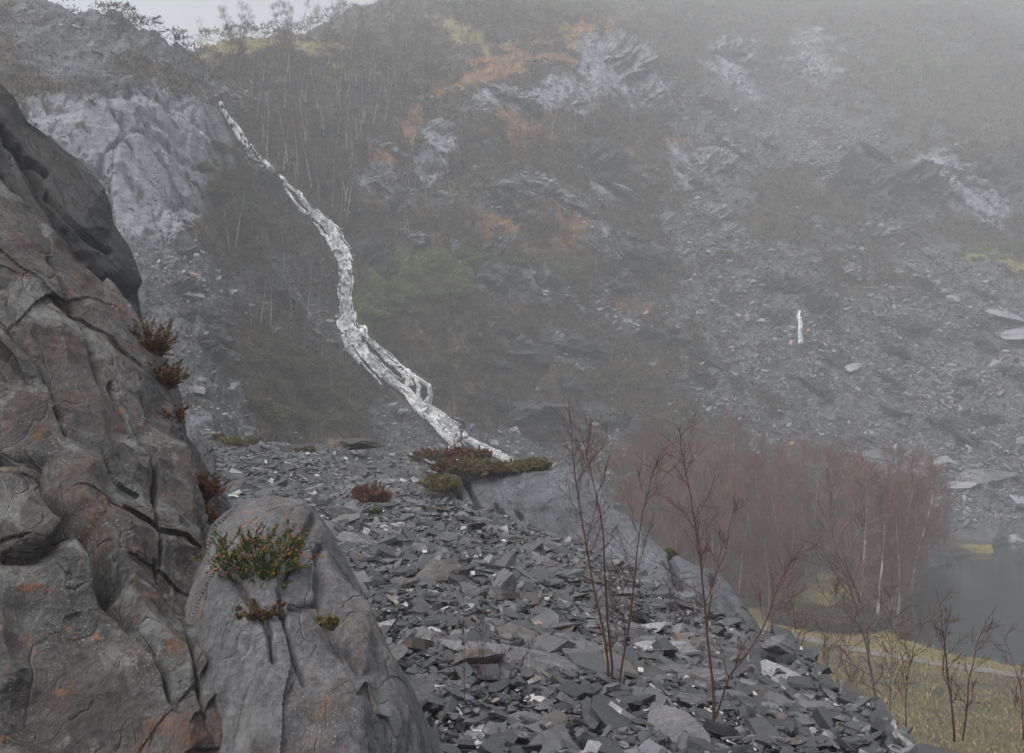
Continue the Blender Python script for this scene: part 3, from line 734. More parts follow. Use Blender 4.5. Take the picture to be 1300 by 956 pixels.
M_plate = m_vcol('broken_slate', 0.36, 0.9, 0.25, 9.0, 0.5, 0.02)
M_farplate = m_vcol('far_broken_slate', 0.55, 0.4, 0.2, 1.0, 0, 0.1)

# near scree, ~40000 fragments as one mass
r = np.random.default_rng(11)
def near_points(n, r, y0, y1, px0, px1, pw=1.0):
    y = (r.uniform(y0 ** (1 + pw), y1 ** (1 + pw), n)) ** (1 / (1 + pw)); px = r.uniform(px0, px1, n)
    m = y < near_edge(px) + 0.5
    return px[m], y[m]
pxs, ys = near_points(95000, r, 7.5, 43, 230, 1190, 0.75)
x = (pxs - CX) * ys / F; z = near_z(x, ys)
size = 0.060 * np.exp(r.normal(0, 0.70, len(x)) + 0.55 * fbm(np.stack([x, ys, z], 1), 2.6, 3, 777)) * (0.85 + ys / 60); size = np.clip(size, 0.02, 0.45)
P = np.stack([x, ys, z + r.uniform(-0.02, 0.09, len(x))], 1)
V, Fc, C = scatter_plates(P, size, rand_rot(len(x), r, 0.26, dip=np.array([0.10, -0.12, 0])), slate_cols(len(x), r, 0.026, 0.75, 0.05), 3)
o = link('slate_scree', mesh_np('slate_scree', V, Fc, M_plate, {'Col': C})); tag(o, 'loose wet grey slate fragments covering the near spoil slope', 'scree', kind='stuff')

# large near slabs, each an object
r = np.random.default_rng(19)
slab_me = []
for k in range(14):
    V, Fc = angular(500 + k, 16, (40, 22), (1, r.uniform(.45, .85), r.uniform(.07, .18)), 0.05)
    mt = [M_slab, M_brownstone, M_slab, M_boulder, M_slab][k % 5]
    slab_me.append(mesh_np('slate_slab_shape', V, Fc, mt))
def put_rock(name, me, loc, size, rot, label, cat, group=None):
    o = link(name, me); o.location = loc; o.scale = size if hasattr(size, '__len__') else (size,) * 3; o.rotation_euler = rot
    return tag(o, label, cat, group)
n = 0; tries = 0
zone = [(430, 640, 'left part of the scree by the smooth boulder'), (640, 800, 'middle of the scree below the smooth slate face'), (800, 1200, 'right edge of the scree behind the bare saplings')]
while n < 230 and tries < 3000:
    tries += 1
    px = r.uniform(420, 1080); y = (r.uniform(9 ** 1.6, 34 ** 1.6)) ** (1 / 1.6)
    if y > near_edge(px) - 0.5: continue
    x = (px - CX) * y / F; z = near_z(np.array([x]), np.array([y]))[0]
    s = min(0.50, 0.22 * math.exp(r.normal(0, 0.35)))
    zn = [q for q in zone if q[0] <= px < q[1]] or [zone[0] if px < 640 else zone[2]]
    far_ = 'small in the distance, ' if y > 22 else ''
    put_rock('slate_slab', slab_me[r.integers(0, 14)], (x, y, z + 0.06), s, (r.normal(0.1, 0.2), r.normal(0.1, 0.2), r.uniform(0, 6.3)),
             'slate slab on the ' + zn[0][2], 'slate slab', 'slate slabs on the ' + zn[0][2])
    n += 1
M_darkstone = rock_mat('dark_brown_stone', [(0.02,0.017,0.014), (0.035,0.03,0.026), (0.05,0.044,0.038), (0.075,0.068,0.06)], 2.0, bump=0.8, bd=0.03)
SPECIAL = [ # px,py(bottom centre), width px, (sx,sy,sz), rot, label, mat
 (455,581,44,(1,.7,.36),(0,.03,.2),'flat dark brown block perched on the crest of the scree','boulder',M_darkstone,0.9),
 (440,662,56,(1,.8,.42),(.15,.35,.3),'humped grey slab beside the smooth boulder, above the split slabs','slate slab',M_boulder,.2),
 (462,694,64,(1,.6,.22),(.1,.28,-.2),'long split slate slab lying below the humped grey slab','slate slab',M_slab,.2),
 (511,672,40,(1,.8,.2),(.2,.1,.4),'pale squarish slab beside a clump of dark moss near the heather tuft','slate slab',M_pale,.15),
 (640,758,36,(.8,.7,.85),(.5,.5,.3),'upright pointed grey block standing in the middle of the scree','boulder',M_slab,.3),
 (552,742,52,(1,.7,.45),(.1,.1,.5),'dark square-edged block left of the pointed grey block','boulder',M_brownstone,.25),
 (537,783,26,(.9,.8,.8),(.3,.2,.8),'small light grey cube-like stone below the dark square block','boulder',M_boulder,.2),
 (690,850,150,(1,.34,.20),(.25,.22,-.12),'longest slate slab, tilted down to the right beside the red twigs','slate slab',M_slab,.1),
 (815,802,66,(1,.5,.14),(.1,-.02,.1),'pale flat slab lying between the twin-stemmed sapling and the slim sapling','slate slab',M_pale,.2),
 (830,832,60,(1,.6,.3),(.1,.05,.3),'rounded whitish slab near the foot of the twin-stemmed sapling','slate slab',M_pale,.2),
 (668,690,44,(1,.5,.22),(.1,.2,.1),'brown-tinged slab at the foot of the smooth slate face','slate slab',M_brownstone,.3),
 (610,845,70,(1,.6,.35),(.2,.1,.6),'dark rock behind the red twigs at the upper end of the longest slab','boulder',M_brownstone,.3),
 (990,838,40,(1,.8,.85),(.1,.3,.5),'grey block at the lower right end of the scree above the grass','boulder',M_slab,.35),
 (1000,868,70,(1,.5,.22),(.1,.3,-.3),'light grey slab near the lower right edge of the scree','slate slab',M_pale,.2),
 (555,702,30,(1,.7,.2),(.1,.1,.7),'thin dark slab in the upper scree below the pale squarish slab','slate slab',M_slab,.3),
]
for k, (px, py, w, sc_, rot, lab, cat, mat, lift) in enumerate(SPECIAL):
    q = nhit(px, py); s = w / 2 * q[1] / F / 0.78
    V, Fc = angular(700 + k, 18, (72, 44), sc_, 0.06)
    me = mesh_np('stone', V, Fc, mat)
    put_rock('boulder' if cat == 'boulder' else 'slate_slab', me, (q[0], q[1], q[2] + s * sc_[2] * lift * 2), s, rot, lab, cat)

# ------------------------------------------------------------------ crags on the hillside
def crag(px, py, w, h, mat, label, seed, tilt=0.5, depth=0.6):
    q, ok_ = hit(px, py); q = q[0]; s = q[1] / F
    V, Fc = angular(seed, 22, (110, 66), (1, 1, 1), 0.0)
    V = V * np.array([w / 2 * s, w / 2 * s * depth, h / 2 * s]) * 1.1
    R_ = rotm((0, 1, 0), tilt)
    V = V @ R_.T
    L = max(w, h) * s
    Pq = V + seed * 3.1
    N = V / np.linalg.norm(V, axis=1)[:, None]
    V = V + N * (facet(Pq, L * 0.22, seed, .9, .5, (2.0, 1, .5), Rs) * L * 0.095 + facet(Pq, L * 0.08, seed + 9, .9, .5, (2.2, 1, .5), Rs) * L * 0.045 + fbm(Pq, L * .3, 4, seed) * L * 0.05)[:, None]
    o = link('crag', mesh_np('crag', V, Fc, mat)); o.location = q + np.array([0, w * s * depth * 0.28, 0]); return tag(o, label, 'crag')
CRAGS = [
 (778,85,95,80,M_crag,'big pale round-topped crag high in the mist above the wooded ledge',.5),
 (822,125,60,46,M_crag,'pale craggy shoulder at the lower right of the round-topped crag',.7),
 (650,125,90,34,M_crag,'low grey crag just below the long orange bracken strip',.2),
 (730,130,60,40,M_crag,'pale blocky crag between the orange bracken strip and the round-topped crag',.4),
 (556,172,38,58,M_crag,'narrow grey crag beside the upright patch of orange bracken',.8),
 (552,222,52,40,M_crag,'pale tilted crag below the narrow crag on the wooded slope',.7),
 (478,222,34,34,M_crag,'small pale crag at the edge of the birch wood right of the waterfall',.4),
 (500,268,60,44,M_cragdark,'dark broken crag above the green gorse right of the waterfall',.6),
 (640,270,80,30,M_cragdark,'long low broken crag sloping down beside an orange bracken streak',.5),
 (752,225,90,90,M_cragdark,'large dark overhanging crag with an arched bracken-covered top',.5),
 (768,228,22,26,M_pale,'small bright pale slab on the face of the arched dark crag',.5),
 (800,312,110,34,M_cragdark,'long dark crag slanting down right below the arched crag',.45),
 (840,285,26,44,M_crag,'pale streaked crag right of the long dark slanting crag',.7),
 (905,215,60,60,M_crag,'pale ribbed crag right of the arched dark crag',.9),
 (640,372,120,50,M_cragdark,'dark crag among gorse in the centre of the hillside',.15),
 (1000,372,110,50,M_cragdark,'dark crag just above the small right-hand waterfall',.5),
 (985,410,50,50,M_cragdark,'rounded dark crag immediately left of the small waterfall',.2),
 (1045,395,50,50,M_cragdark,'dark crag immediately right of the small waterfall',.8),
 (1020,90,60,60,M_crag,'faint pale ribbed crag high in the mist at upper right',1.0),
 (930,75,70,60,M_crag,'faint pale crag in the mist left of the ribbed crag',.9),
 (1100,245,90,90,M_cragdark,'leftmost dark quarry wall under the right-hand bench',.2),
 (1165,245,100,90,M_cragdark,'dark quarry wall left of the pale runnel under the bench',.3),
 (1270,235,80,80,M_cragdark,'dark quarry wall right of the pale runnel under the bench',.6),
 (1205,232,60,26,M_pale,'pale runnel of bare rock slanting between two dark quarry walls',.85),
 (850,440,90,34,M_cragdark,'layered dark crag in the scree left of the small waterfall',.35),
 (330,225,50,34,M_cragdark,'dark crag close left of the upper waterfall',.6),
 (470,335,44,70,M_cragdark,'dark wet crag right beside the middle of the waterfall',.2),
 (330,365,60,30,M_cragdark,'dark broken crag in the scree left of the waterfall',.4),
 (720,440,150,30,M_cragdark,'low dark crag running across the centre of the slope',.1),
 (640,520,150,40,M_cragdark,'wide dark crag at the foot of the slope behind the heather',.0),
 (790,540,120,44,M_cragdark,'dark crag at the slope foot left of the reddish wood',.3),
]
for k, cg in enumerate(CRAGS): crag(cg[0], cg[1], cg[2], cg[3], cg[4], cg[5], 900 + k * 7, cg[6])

r = np.random.default_rng(66)
ledge_zone = [([(560,330),(900,330),(960,560),(600,560)], 26, M_cragdark, 'dark slate ledge on the middle slope right of the main waterfall', 'ledges right of the main waterfall'),
              ([(860,180),(1250,170),(1290,420),(960,400)], 26, M_crag, 'misty slate ledge on the upper right slope', 'ledges on the upper right slope'),
              ([(960,420),(1300,400),(1300,600),(1050,590)], 20, M_cragdark, 'dark slate ledge on the lower right scree slope', 'ledges on the lower right slope'),
              ([(460,180),(860,150),(880,320),(480,320)], 24, M_crag, 'slate ledge between the bracken patches in the upper middle', 'ledges in the upper middle'),
              ([(190,320),(420,330),(420,440),(230,480)], 12, M_cragdark, 'dark ledge in the scree left of the main waterfall', 'ledges left of the main waterfall')]
for (pl_, n_, mt_, lab_, grp_) in ledge_zone:
    c = 0
    while c < n_:
        a = r.uniform(min(q[0] for q in pl_), max(q[0] for q in pl_)); b = r.uniform(min(q[1] for q in pl_), max(q[1] for q in pl_))
        if not inpoly(np.array([a]), np.array([b]), pl_)[0] or (abs(a - np.interp(b, fy, fx)) < 40 and b < 600) or (abs(a - 1013) < 40 and abs(b - 412) < 40): continue
        o = crag(a, b, r.uniform(22, 75), r.uniform(9, 24), mt_, lab_, int(3000 + r.integers(0, 5000)), r.uniform(.1, .7)); o['group'] = grp_; o.name = 'rock_ledge'; o['category'] = 'ledge'; c += 1
# pale quarry face on the left: big leaning plates standing off the slope
r = np.random.default_rng(77)
def ft(seed, pxy, w, h, tilt, label):
    return crag(pxy[0], pxy[1], w, h, M_face, label, seed, tilt, 0.22)
FACE = [((70,190),60,110,.45,'leftmost pale plate of the tall rock face below the spoil heap'),((120,190),70,130,.5,'second pale plate of the tall rock face, cracked across its middle'),
        ((165,175),60,110,.55,'tall pale plate in the middle of the rock face below the spoil heap'),((205,180),60,90,.6,'pale plate of the rock face beside the dark vertical cracks'),
        ((240,170),44,80,.6,'rightmost upper pale plate of the rock face nearest the waterfall head'),((250,240),50,90,.55,'lower right pale plate of the rock face above the scree'),
        ((200,255),60,70,.6,'triangular pale plate low in the middle of the rock face'),((150,260),60,60,.5,'low pale plate at the foot of the rock face beside the dark cliff')]
for k, a in enumerate(FACE[:0]): ft(1500 + k * 11, a[0], a[1], a[2], a[3], a[4])

# ------------------------------------------------------------------ course of the water
main = [
 ([(278,129,5),(290,150,8),(303,170,10),(315,188,12),(326,202,16),(338,214,15),(350,224,8)], 1.3),
 ([(340,214,14),(352,226,14),(362,234,10)], 0.8),
 ([(352,224,7),(368,236,6),(380,246,7),(392,262,8),(400,275,12)], 0.9),
 ([(356,232,5),(372,252,4),(384,268,6),(392,272,4)], 0.5),
 ([(398,268,12),(410,284,17),(424,300,20),(430,312,20),(436,328,17),(440,345,18),(440,360,16),(438,376,16),(440,390,18),(437,405,24)], 1.6),
 ([(434,402,24),(445,420,34),(455,432,32)], 1.5),
 ([(446,420,18),(462,447,20),(478,466,20),(495,482,18),(512,492,16),(524,505,16),(538,520,20),(552,532,20),(566,550,16),(578,562,16),(582,585,16)], 1.5),
 ([(432,415,8),(442,440,8),(455,455,6),(468,470,5),(478,480,4),(484,488,3)], 0.6),
 ([(462,425,10),(476,438,12),(492,454,14),(506,466,14),(518,478,14),(520,490,12)], 0.9),
 ([(500,462,8),(514,468,8),(526,478,8),(532,490,7),(531,506,6)], 0.8),
 ([(520,476,7),(534,482,6),(544,490,7),(546,502,7),(541,516,12)], 0.9),
 ([(536,512,10),(552,524,14),(570,540,15),(590,556,15),(610,568,15),(630,576,13),(650,588,10)], 1.5),
 ([(560,548,8),(572,560,7),(570,572,6),(586,590,8)], 0.5),
]
SMALL = [([(1013,394,4),(1011,402,6),(1014,412,4),(1012,422,3),(1014,436,5)], 1.2)]
def in_water(px, py, extra=2.5):
    m = np.zeros(px.shape, bool)
    for path, _ in main + SMALL:
        q = np.array(path, float); m |= polydist(px, py, path) < q[:, 2].mean() * 0.42 + extra
    return m
# ------------------------------------------------------------------ far scree and undergrowth
r = np.random.default_rng(23)
n = 120000
px = r.uniform(-60, 1360, n); py = r.uniform(0, 720, n)
P, okk = hit(px, py)
a_, b_, c_, d_, e_ = masks(px, py, P)
lakem = (P[:, 2] < -27)
pr = b_ * 0.85 * (1 - a_ * .8) + a_ * 0.06 + 0.03
keep = okk & ~in_water(px, py) & ~((px < 270) & (py < 135) & (r.random(n) < .85)) & (r.random(n) < pr * np.clip(P[:, 1] / 150, 0.5, 1) ) & (~lakem) & (P[:, 1] < 470)
P = P[keep]; px = px[keep]; py = py[keep]; n = len(P)
size = 0.24 * np.exp(r.normal(0, 0.62, n) + 0.7 * fbm(P, 11, 3, 778)) * np.clip(P[:, 1] / 150, 0.5, 1.5); size = np.clip(size, 0.08, 1.1)
P[:, 2] += 0.05
up = np.tile(np.array([0, -0.45, 0.0]), (n, 1)); up[px < 320] += np.array([0.2, 0, 0])
V, Fc, C = scatter_plates(P, size, rand_rot(n, r, 0.30, up=up), slate_cols(n, r, 0.10, 0.85, 0.05), 8)
o = link('hillside_scree', mesh_np('hillside_scree', V, Fc, M_farplate, {'Col': C})); tag(o, 'grey slate scree spilling down the far misty hillside', 'scree', kind='stuff')
print('far plates', n)

def tufts(P, h, colr, r, blades=7, spread=0.6, width=0.12, up=0.8):
    N = len(P); k = blades
    base = P[:, None] + r.normal(0, 1, (N, k, 3)) * np.array([1, 1, 0.15]) * (h[:, None, None] * spread * 0.45)
    dirv = r.normal(0, 1, (N, k, 3)) * np.array([1, 1, .3]) * 0.55 + np.array([0, 0, up]); dirv /= np.linalg.norm(dirv, axis=2)[:, :, None]
    L = h[:, None] * r.uniform(0.5, 1.1, (N, k)); side = np.cross(dirv, r.normal(0, 1, (N, k, 3))); side /= np.linalg.norm(side, axis=2)[:, :, None] + 1e-9
    w = h[:, None, None] * width
    v = np.stack([base - side * w, base + side * w, base + dirv * L[:, :, None]], 2).reshape(-1, 3)
    f = np.arange(len(v)).reshape(-1, 3)
    c = np.repeat(colr, k * 3, 0) * np.repeat(r.uniform(0.7, 1.3, (N * k, 1)), 3, 0)
    return v, f, c
M_veg = m_vcol('rough_vegetation', 0.8, 0.2, 0.3, 0.6, 0, 0.1)
n = 150000
px = r.uniform(-60, 1360, n); py = r.uniform(5, 700, n); P, okk = hit(px, py)
a_, b_, c_, d_, e_ = masks(px, py, P)
keep = okk & ~in_water(px, py, 5) & (r.random(n) < (1 - a_ * .95) * (1 - b_ * 0.85) * 0.8) & (P[:, 2] > -28) & (P[:, 1] < 470)
P = P[keep]; n = len(P)
pal = np.array([(0.045, 0.034, 0.024), (0.065, 0.047, 0.028), (0.055, 0.052, 0.026), (0.085, 0.06, 0.032), (0.035, 0.032, 0.02)])
cc = pal[r.integers(0, 5, n)]
for mk, cl_ in ((c_[keep], (0.30, 0.15, 0.06)), (d_[keep], (0.24, 0.21, 0.08)), (e_[keep], (0.11, 0.14, 0.045))):
    cc = cc * (1 - mk[:, None]) + np.array(cl_) * mk[:, None]
h = 0.55 * np.exp(r.normal(0, .35, n)) * np.clip(P[:, 1] / 150, .5, 1.4) * (1 - 0.5 * np.maximum(c_[keep], d_[keep]))
v, f, c = tufts(P, h, cc, r, 5, 1.0, 0.13, 0.7)
o = link('undergrowth', mesh_np('undergrowth', v, [f], M_veg, {'Col': c})); tag(o, 'brown and olive heather, bramble and bracken over the far hillside', 'undergrowth', kind='stuff')

# lakeside grass
n = 26000
px = r.uniform(900, 1450, n); py = r.uniform(785, 960, n); Y = 29.2 * F / (py - HY); z = far_z(px, Y)
x = (px - CX) * Y / F
keep = z > LAKE_Z + 0.1
dtr = np.full(n, 9.0)
for q in tp[::3]: dtr = np.minimum(dtr, np.hypot(x - q[0], Y - q[1]))
keep &= dtr > 0.62 + r.random(n) * .3
P = np.stack([x, Y, z], 1)[keep]; n = len(P)
cc = np.array([(0.22, 0.195, 0.07), (0.28, 0.24, 0.10), (0.14, 0.13, 0.055), (0.23, 0.17, 0.08)])[r.integers(0, 4, n)]
v, f, c = tufts(P, 0.22 * np.exp(r.normal(0, .4, n)), cc, r, 6, 1.6, 0.10, 0.9)
o = link('grass', mesh_np('grass', v, [f], M_veg, {'Col': c})); tag(o, 'yellow-green turf on the flat lakeside bank below the scree', 'grass', kind='stuff')

def join(parts):
    V, Q, o = [], [], 0
    for v, q in parts: V.append(v); Q.append(q + o); o += len(v)
    return np.concatenate(V), np.concatenate(Q)

# ------------------------------------------------------------------ waterfalls
t = NT('white_water'); p = t.pos('Object'); nw = t.noise(p, 2.5, 6, 0.7)
M_fall = t.done(t.ramp(nw, [(0.3, (0.86, 0.87, 0.88)), (0.55, (0.97, 0.97, 0.97))]), 0.4, None, 0.4)
tl_ = t.n('ShaderNodeBsdfTranslucent'); tl_.inputs[0].default_value = (0.95, 0.95, 0.95, 1); ms_ = t.n('ShaderNodeMixShader'); ms_.inputs[0].default_value = 0.25
t.l(t.b.outputs[0], ms_.inputs[1]); t.l(tl_.outputs[0], ms_.inputs[2]); t.l(ms_.outputs[0], t.out.inputs[0])
def stream_strands(paths, n_per, r, w0=0.16):
    Vs, Qs = [], []; off = 0
    for (path, dens) in paths:
        path = np.array(path, float); R_, s, dk = resamp(path[:, :2], 600); W = np.interp(s, dk, path[:, 2])
        L = np.sum(np.linalg.norm(np.diff(R_, axis=0), axis=1))
        N = int(n_per * L * dens)
        tg = np.gradient(R_, axis=0); tg /= np.linalg.norm(tg, axis=1)[:, None]
        for _ in range(N):
            k0 = r.integers(0, 590); ln = int(r.uniform(14, 60) / L * 600) + 4; k1 = min(599, k0 + ln)
            m = max(4, (k1 - k0) // 4 + 3); ks = np.linspace(k0, k1, m).astype(int)
            lat = np.clip(r.normal(0, 0.6), -1.6, 1.6)
            wig = lat + np.cumsum(r.normal(0, 0.06, m))
            q = R_[ks] + np.stack([-tg[ks, 1], tg[ks, 0]], 1) * (wig * W[ks] * 0.29)[:, None]
            Pq, ok_ = hit(q[:, 0], q[:, 1])
            Pq[:, 1] = np.median(Pq[:, 1]) * 0.5 + Pq[:, 1] * 0.5 if len(Pq) < 3 else blur(Pq[:, 1:2], 1, 0)[:, 0]
            Yd = Pq[:, 1] - 0.7 - r.uniform(0, 0.7)
            Pq = np.stack([(q[:, 0] - CX) * Yd / F, Yd, (HY - q[:, 1]) * Yd / F], 1)
            sc_ = Yd.mean() / F
            wd = (r.uniform(0.25, 0.75) * sc_ * np.sin(np.linspace(0.25, np.pi - 0.15, m)) + 0.02)
            tt = np.gradient(Pq, axis=0); sd = np.cross(tt, np.array([0, -1.0, 0.3])); sd /= np.linalg.norm(sd, axis=1)[:, None] + 1e-9
            nr_ = np.array([0, -0.8, 0.6]) * wd[:, None]
            rows = np.stack([Pq - sd * wd[:, None], Pq + nr_ * 0.45, Pq + sd * wd[:, None], Pq - nr_ * 0.5], 1)
            I = off + np.arange(m * 4).reshape(m, 4); Ir = np.roll(I, -1, 1)
            Vs.append(rows.reshape(-1, 3)); Qs.append(np.stack([I[:-1], Ir[:-1], Ir[1:], I[1:]], -1).reshape(-1, 4)); off += m * 4
    return np.concatenate(Vs), np.concatenate(Qs)
def sheet(paths, seed, thr=0.0, step=0.4, scale=1.0):
    Vs, Qs = [], []; off = 0
    for pi, (path, dens) in enumerate(paths):
        path = np.array(path, float); L = np.sum(np.linalg.norm(np.diff(path[:, :2], axis=0), axis=1)); n = int(L / step)
        R_, s_, dk = resamp(path[:, :2], n); W = np.interp(s_, dk, path[:, 2]) * (0.60 if pi < 5 else 0.46 if pi == 5 else 0.38) * scale; R_ = blur(R_, 6, 0)
        tg = np.gradient(R_, axis=0); tg /= np.linalg.norm(tg, axis=1)[:, None]; nn = np.stack([-tg[:, 1], tg[:, 0]], 1)
        m = int(W.max() * 2 / step / 1.2) + 3; A = np.linspace(-1, 1, m)
        sp = s_ * L
        g = np.stack([np.repeat(sp[:, None], m, 1), A[None] * W[:, None], np.full((n, m), pi * 37.0)], -1).reshape(-1, 3)
        meander = fbm(np.stack([sp, sp * 0, sp * 0 + pi * 11], 1), 16, 3, seed) * W * 0.45
        q = R_[:, None] + nn[:, None] * ((A[None] * W[:, None]) + meander[:, None])[:, :, None]
        nz = fbm(g * np.array([1, 1, 1]) / np.array([11, 2.0, 1.0]) , 1.0, 4, seed + 3).reshape(n, m)
        nz2 = fbm(g / np.array([26, 5.0, 1.0]), 1.0, 3, seed + 9).reshape(n, m)
        C0, ok_ = hit(R_[:, 0], R_[:, 1]); Y0 = blur(C0[:, 1:2], 5, 0)[:, 0]
        Yq = hit(q[..., 0].ravel(), q[..., 1].ravel())[0][:, 1].reshape(n, m); Yq = np.minimum(Yq, Y0[:, None] + 1.5); Yq = blur(blur(Yq, 3, 0), 2, 1)
        Yq = Yq - 0.6 - 0.22 * nz - 0.3 * (1 - A[None] ** 2)
        V3 = np.stack([(q[..., 0] - CX) * Yq / F, Yq, (HY - q[..., 1]) * Yq / F], -1)
        keepv = (nz * 1.2 + nz2 * 1.0 + 0.36 * dens - 0.75 * np.abs(A[None]) ** 1.6 + thr) > 0
        I = off + np.arange(n * m).reshape(n, m)
        kf = keepv[:-1, :-1] & keepv[1:, 1:] & keepv[:-1, 1:] & keepv[1:, :-1]
        Q = np.stack([I[:-1, :-1], I[:-1, 1:], I[1:, 1:], I[1:, :-1]], -1)[kf]
        Vs.append(V3.reshape(-1, 3)); Qs.append(Q); off += n * m
    return np.concatenate(Vs), np.concatenate(Qs)
r = np.random.default_rng(31)
V, Q_ = join([sheet(main, 900, 0.04), stream_strands(main, 0.35, r)])
o = link('waterfall', mesh_np('waterfall', V, [Q_], M_fall, smooth=True)); tag(o, 'long white waterfall zigzagging down the hillside and forking near the bottom', 'waterfall', kind='structure')
V, Q_ = join([sheet(SMALL, 950, 0.1, 0.3, 1.1), stream_strands(SMALL, 0.5, r)])
V[:, 1] -= 1.5
o = link('waterfall', mesh_np('small_waterfall', V, [Q_], M_fall, smooth=True)); tag(o, 'short thin white waterfall between dark crags on the right slope', 'waterfall', kind='structure')

# ------------------------------------------------------------------ branches
def tubes(P, Rd, sides=3):
    """P (T,m,3), Rd (T,m) -> verts, quads"""
    T, m, _ = P.shape
    tg = np.gradient(P, axis=1); tg /= np.linalg.norm(tg, axis=2)[:, :, None] + 1e-9
    ref = np.tile(np.array([0.31, 0.93, 0.2]), (T, m, 1)); a = np.cross(tg, ref); a /= np.linalg.norm(a, axis=2)[:, :, None] + 1e-9
    b = np.cross(tg, a)
    an = np.linspace(0, 2 * np.pi, sides, endpoint=False)
    V = P[:, :, None] + Rd[:, :, None, None] * (a[:, :, None] * np.cos(an)[:, None] + b[:, :, None] * np.sin(an)[:, None])
    I = np.arange(T * m * sides).reshape(T, m, sides); Ir = np.roll(I, -1, 2)
    q = np.stack([I[:, :-1], Ir[:, :-1], Ir[:, 1:], I[:, 1:]], -1).reshape(-1, 4)
    return V.reshape(-1, 3), q
def grow(P, Rd, per, r, tmin, tmax, length, ang, m=5, upw=0.35, wob=0.10, rfac=0.5, tipr=0.15, lshape=0.6):
    """children on every parent polyline"""
    T, M, _ = P.shape; n = T * per
    par = np.repeat(np.arange(T), per); tt = r.uniform(tmin, tmax, n); f = tt * (M - 1); i = np.minimum(f.astype(int), M - 2); a = (f - i)
    st = P[par, i] * (1 - a)[:, None] + P[par, i + 1] * a[:, None]; r0 = (Rd[par, i] * (1 - a) + Rd[par, i + 1] * a) * rfac
    tg = P[par, i + 1] - P[par, i]; tg /= np.linalg.norm(tg, axis=1)[:, None] + 1e-9
    pr = np.cross(tg, r.normal(0, 1, (n, 3))); pr /= np.linalg.norm(pr, axis=1)[:, None] + 1e-9
    an = ang * r.uniform(0.6, 1.3, n)
    d = tg * np.cos(an)[:, None] + pr * np.sin(an)[:, None]
    L = length * r.uniform(0.5, 1.15, n) * (1 - lshape * tt)
    C = np.zeros((n, m, 3)); C[:, 0] = st
    for k in range(1, m):
        d = d + r.normal(0, wob, (n, 3)) + np.array([0, 0, upw / m]); d /= np.linalg.norm(d, axis=1)[:, None]
        C[:, k] = C[:, k - 1] + d * (L / (m - 1))[:, None]
    rr = r0[:, None] * np.linspace(1, tipr, m)[None]
    return C, rr
def bark(name, c1, c2, sc=3.0):
    t = NT(name); p = t.pos('Object', (1, 1, 0.5)); n1 = t.noise(p, sc, 6, 0.7)
    return t.done(t.ramp(n1, [(0.35, c1), (0.6, c2)]), 0.75, None, 0.25)
M_birch = bark('pale_birch_bark', (0.12, 0.11, 0.10), (0.40, 0.38, 0.35), 2.5)
M_twig = bark('purple_brown_twigs', (0.060, 0.040, 0.038), (0.11, 0.072, 0.066))
M_redtwig = bark('red_brown_twigs', (0.10, 0.042, 0.034), (0.17, 0.080, 0.062))
M_sap = bark('sapling_bark', (0.045, 0.022, 0.018), (0.085, 0.040, 0.030), 12)
M_sapbase = bark('sapling_pale_bark', (0.10, 0.07, 0.05), (0.34, 0.27, 0.21), 14)
M_greybark = bark('grey_bark', (0.07, 0.062, 0.055), (0.14, 0.125, 0.11))

def birch(seed, H, lean=0.06, n1=20, spread=0.22, thick=0.011, twig=M_twig, trunkm=M_birch, tmin=0.3, r3=0.009):
    r = np.random.default_rng(seed); m = 12
    tr = np.zeros((1, m, 3)); d = np.array([r.normal(0, lean), r.normal(0, lean), 1.0])
    for k in range(1, m):
        d = d + np.array([r.normal(0, .05), r.normal(0, .05), 0.02]); tr[0, k] = tr[0, k - 1] + d / np.linalg.norm(d) * H / (m - 1)
    tr[0, :, 2] -= 0.5
    trr = (H * thick * np.linspace(1, 0.12, m))[None]
    b1, r1 = grow(tr, trr, n1, r, tmin, 0.98, H * spread, 0.75, 6, 0.5, 0.10, 0.5)
    b2, r2 = grow(b1, r1, 6, r, 0.2, 1.0, H * spread * 0.5, 0.6, 5, 0.3, 0.14, 0.6)
    b3, rr3 = grow(b2, r2, 6, r, 0.1, 1.0, H * spread * 0.3, 0.6, 4, 0.1, 0.18, 0.8)
    r1 = np.maximum(r1, r3 * 1.3); r2 = np.maximum(r2, r3); rr3 = np.maximum(rr3, r3 * 0.7)
    tv, tq = tubes(tr, trr, 7)
    cv, cq = join([tubes(b1, r1, 3), tubes(b2, r2, 3), tubes(b3, rr3, 3)])
    return mesh_np('trunk', tv, [tq], trunkm, smooth=True), mesh_np('crown', cv, [cq], twig)
def tree_proto(seed, **k):
    t_, c_ = birch(seed, **k)
    o = empty('birch_tree'); link('trunk', t_, o); link('crown', c_, o); return o
protos = {
 'slope': [tree_proto(40 + k, H=10.0, n1=18, spread=0.20, twig=M_twig, trunkm=M_birch, tmin=.35) for k in range(5)],
 'red': [tree_proto(60 + k, H=11.0, n1=42, spread=0.30, lean=.05, twig=M_redtwig, trunkm=M_greybark if k % 3 == 0 else M_birch, tmin=.1, r3=0.012) for k in range(6)],
 'grey': [tree_proto(80 + k, H=12.0, n1=26, spread=0.22, twig=M_twig, trunkm=M_greybark, tmin=.25, r3=.006) for k in range(3)],
}
used = {k: [False] * len(v) for k, v in protos.items()}
r = np.random.default_rng(91)
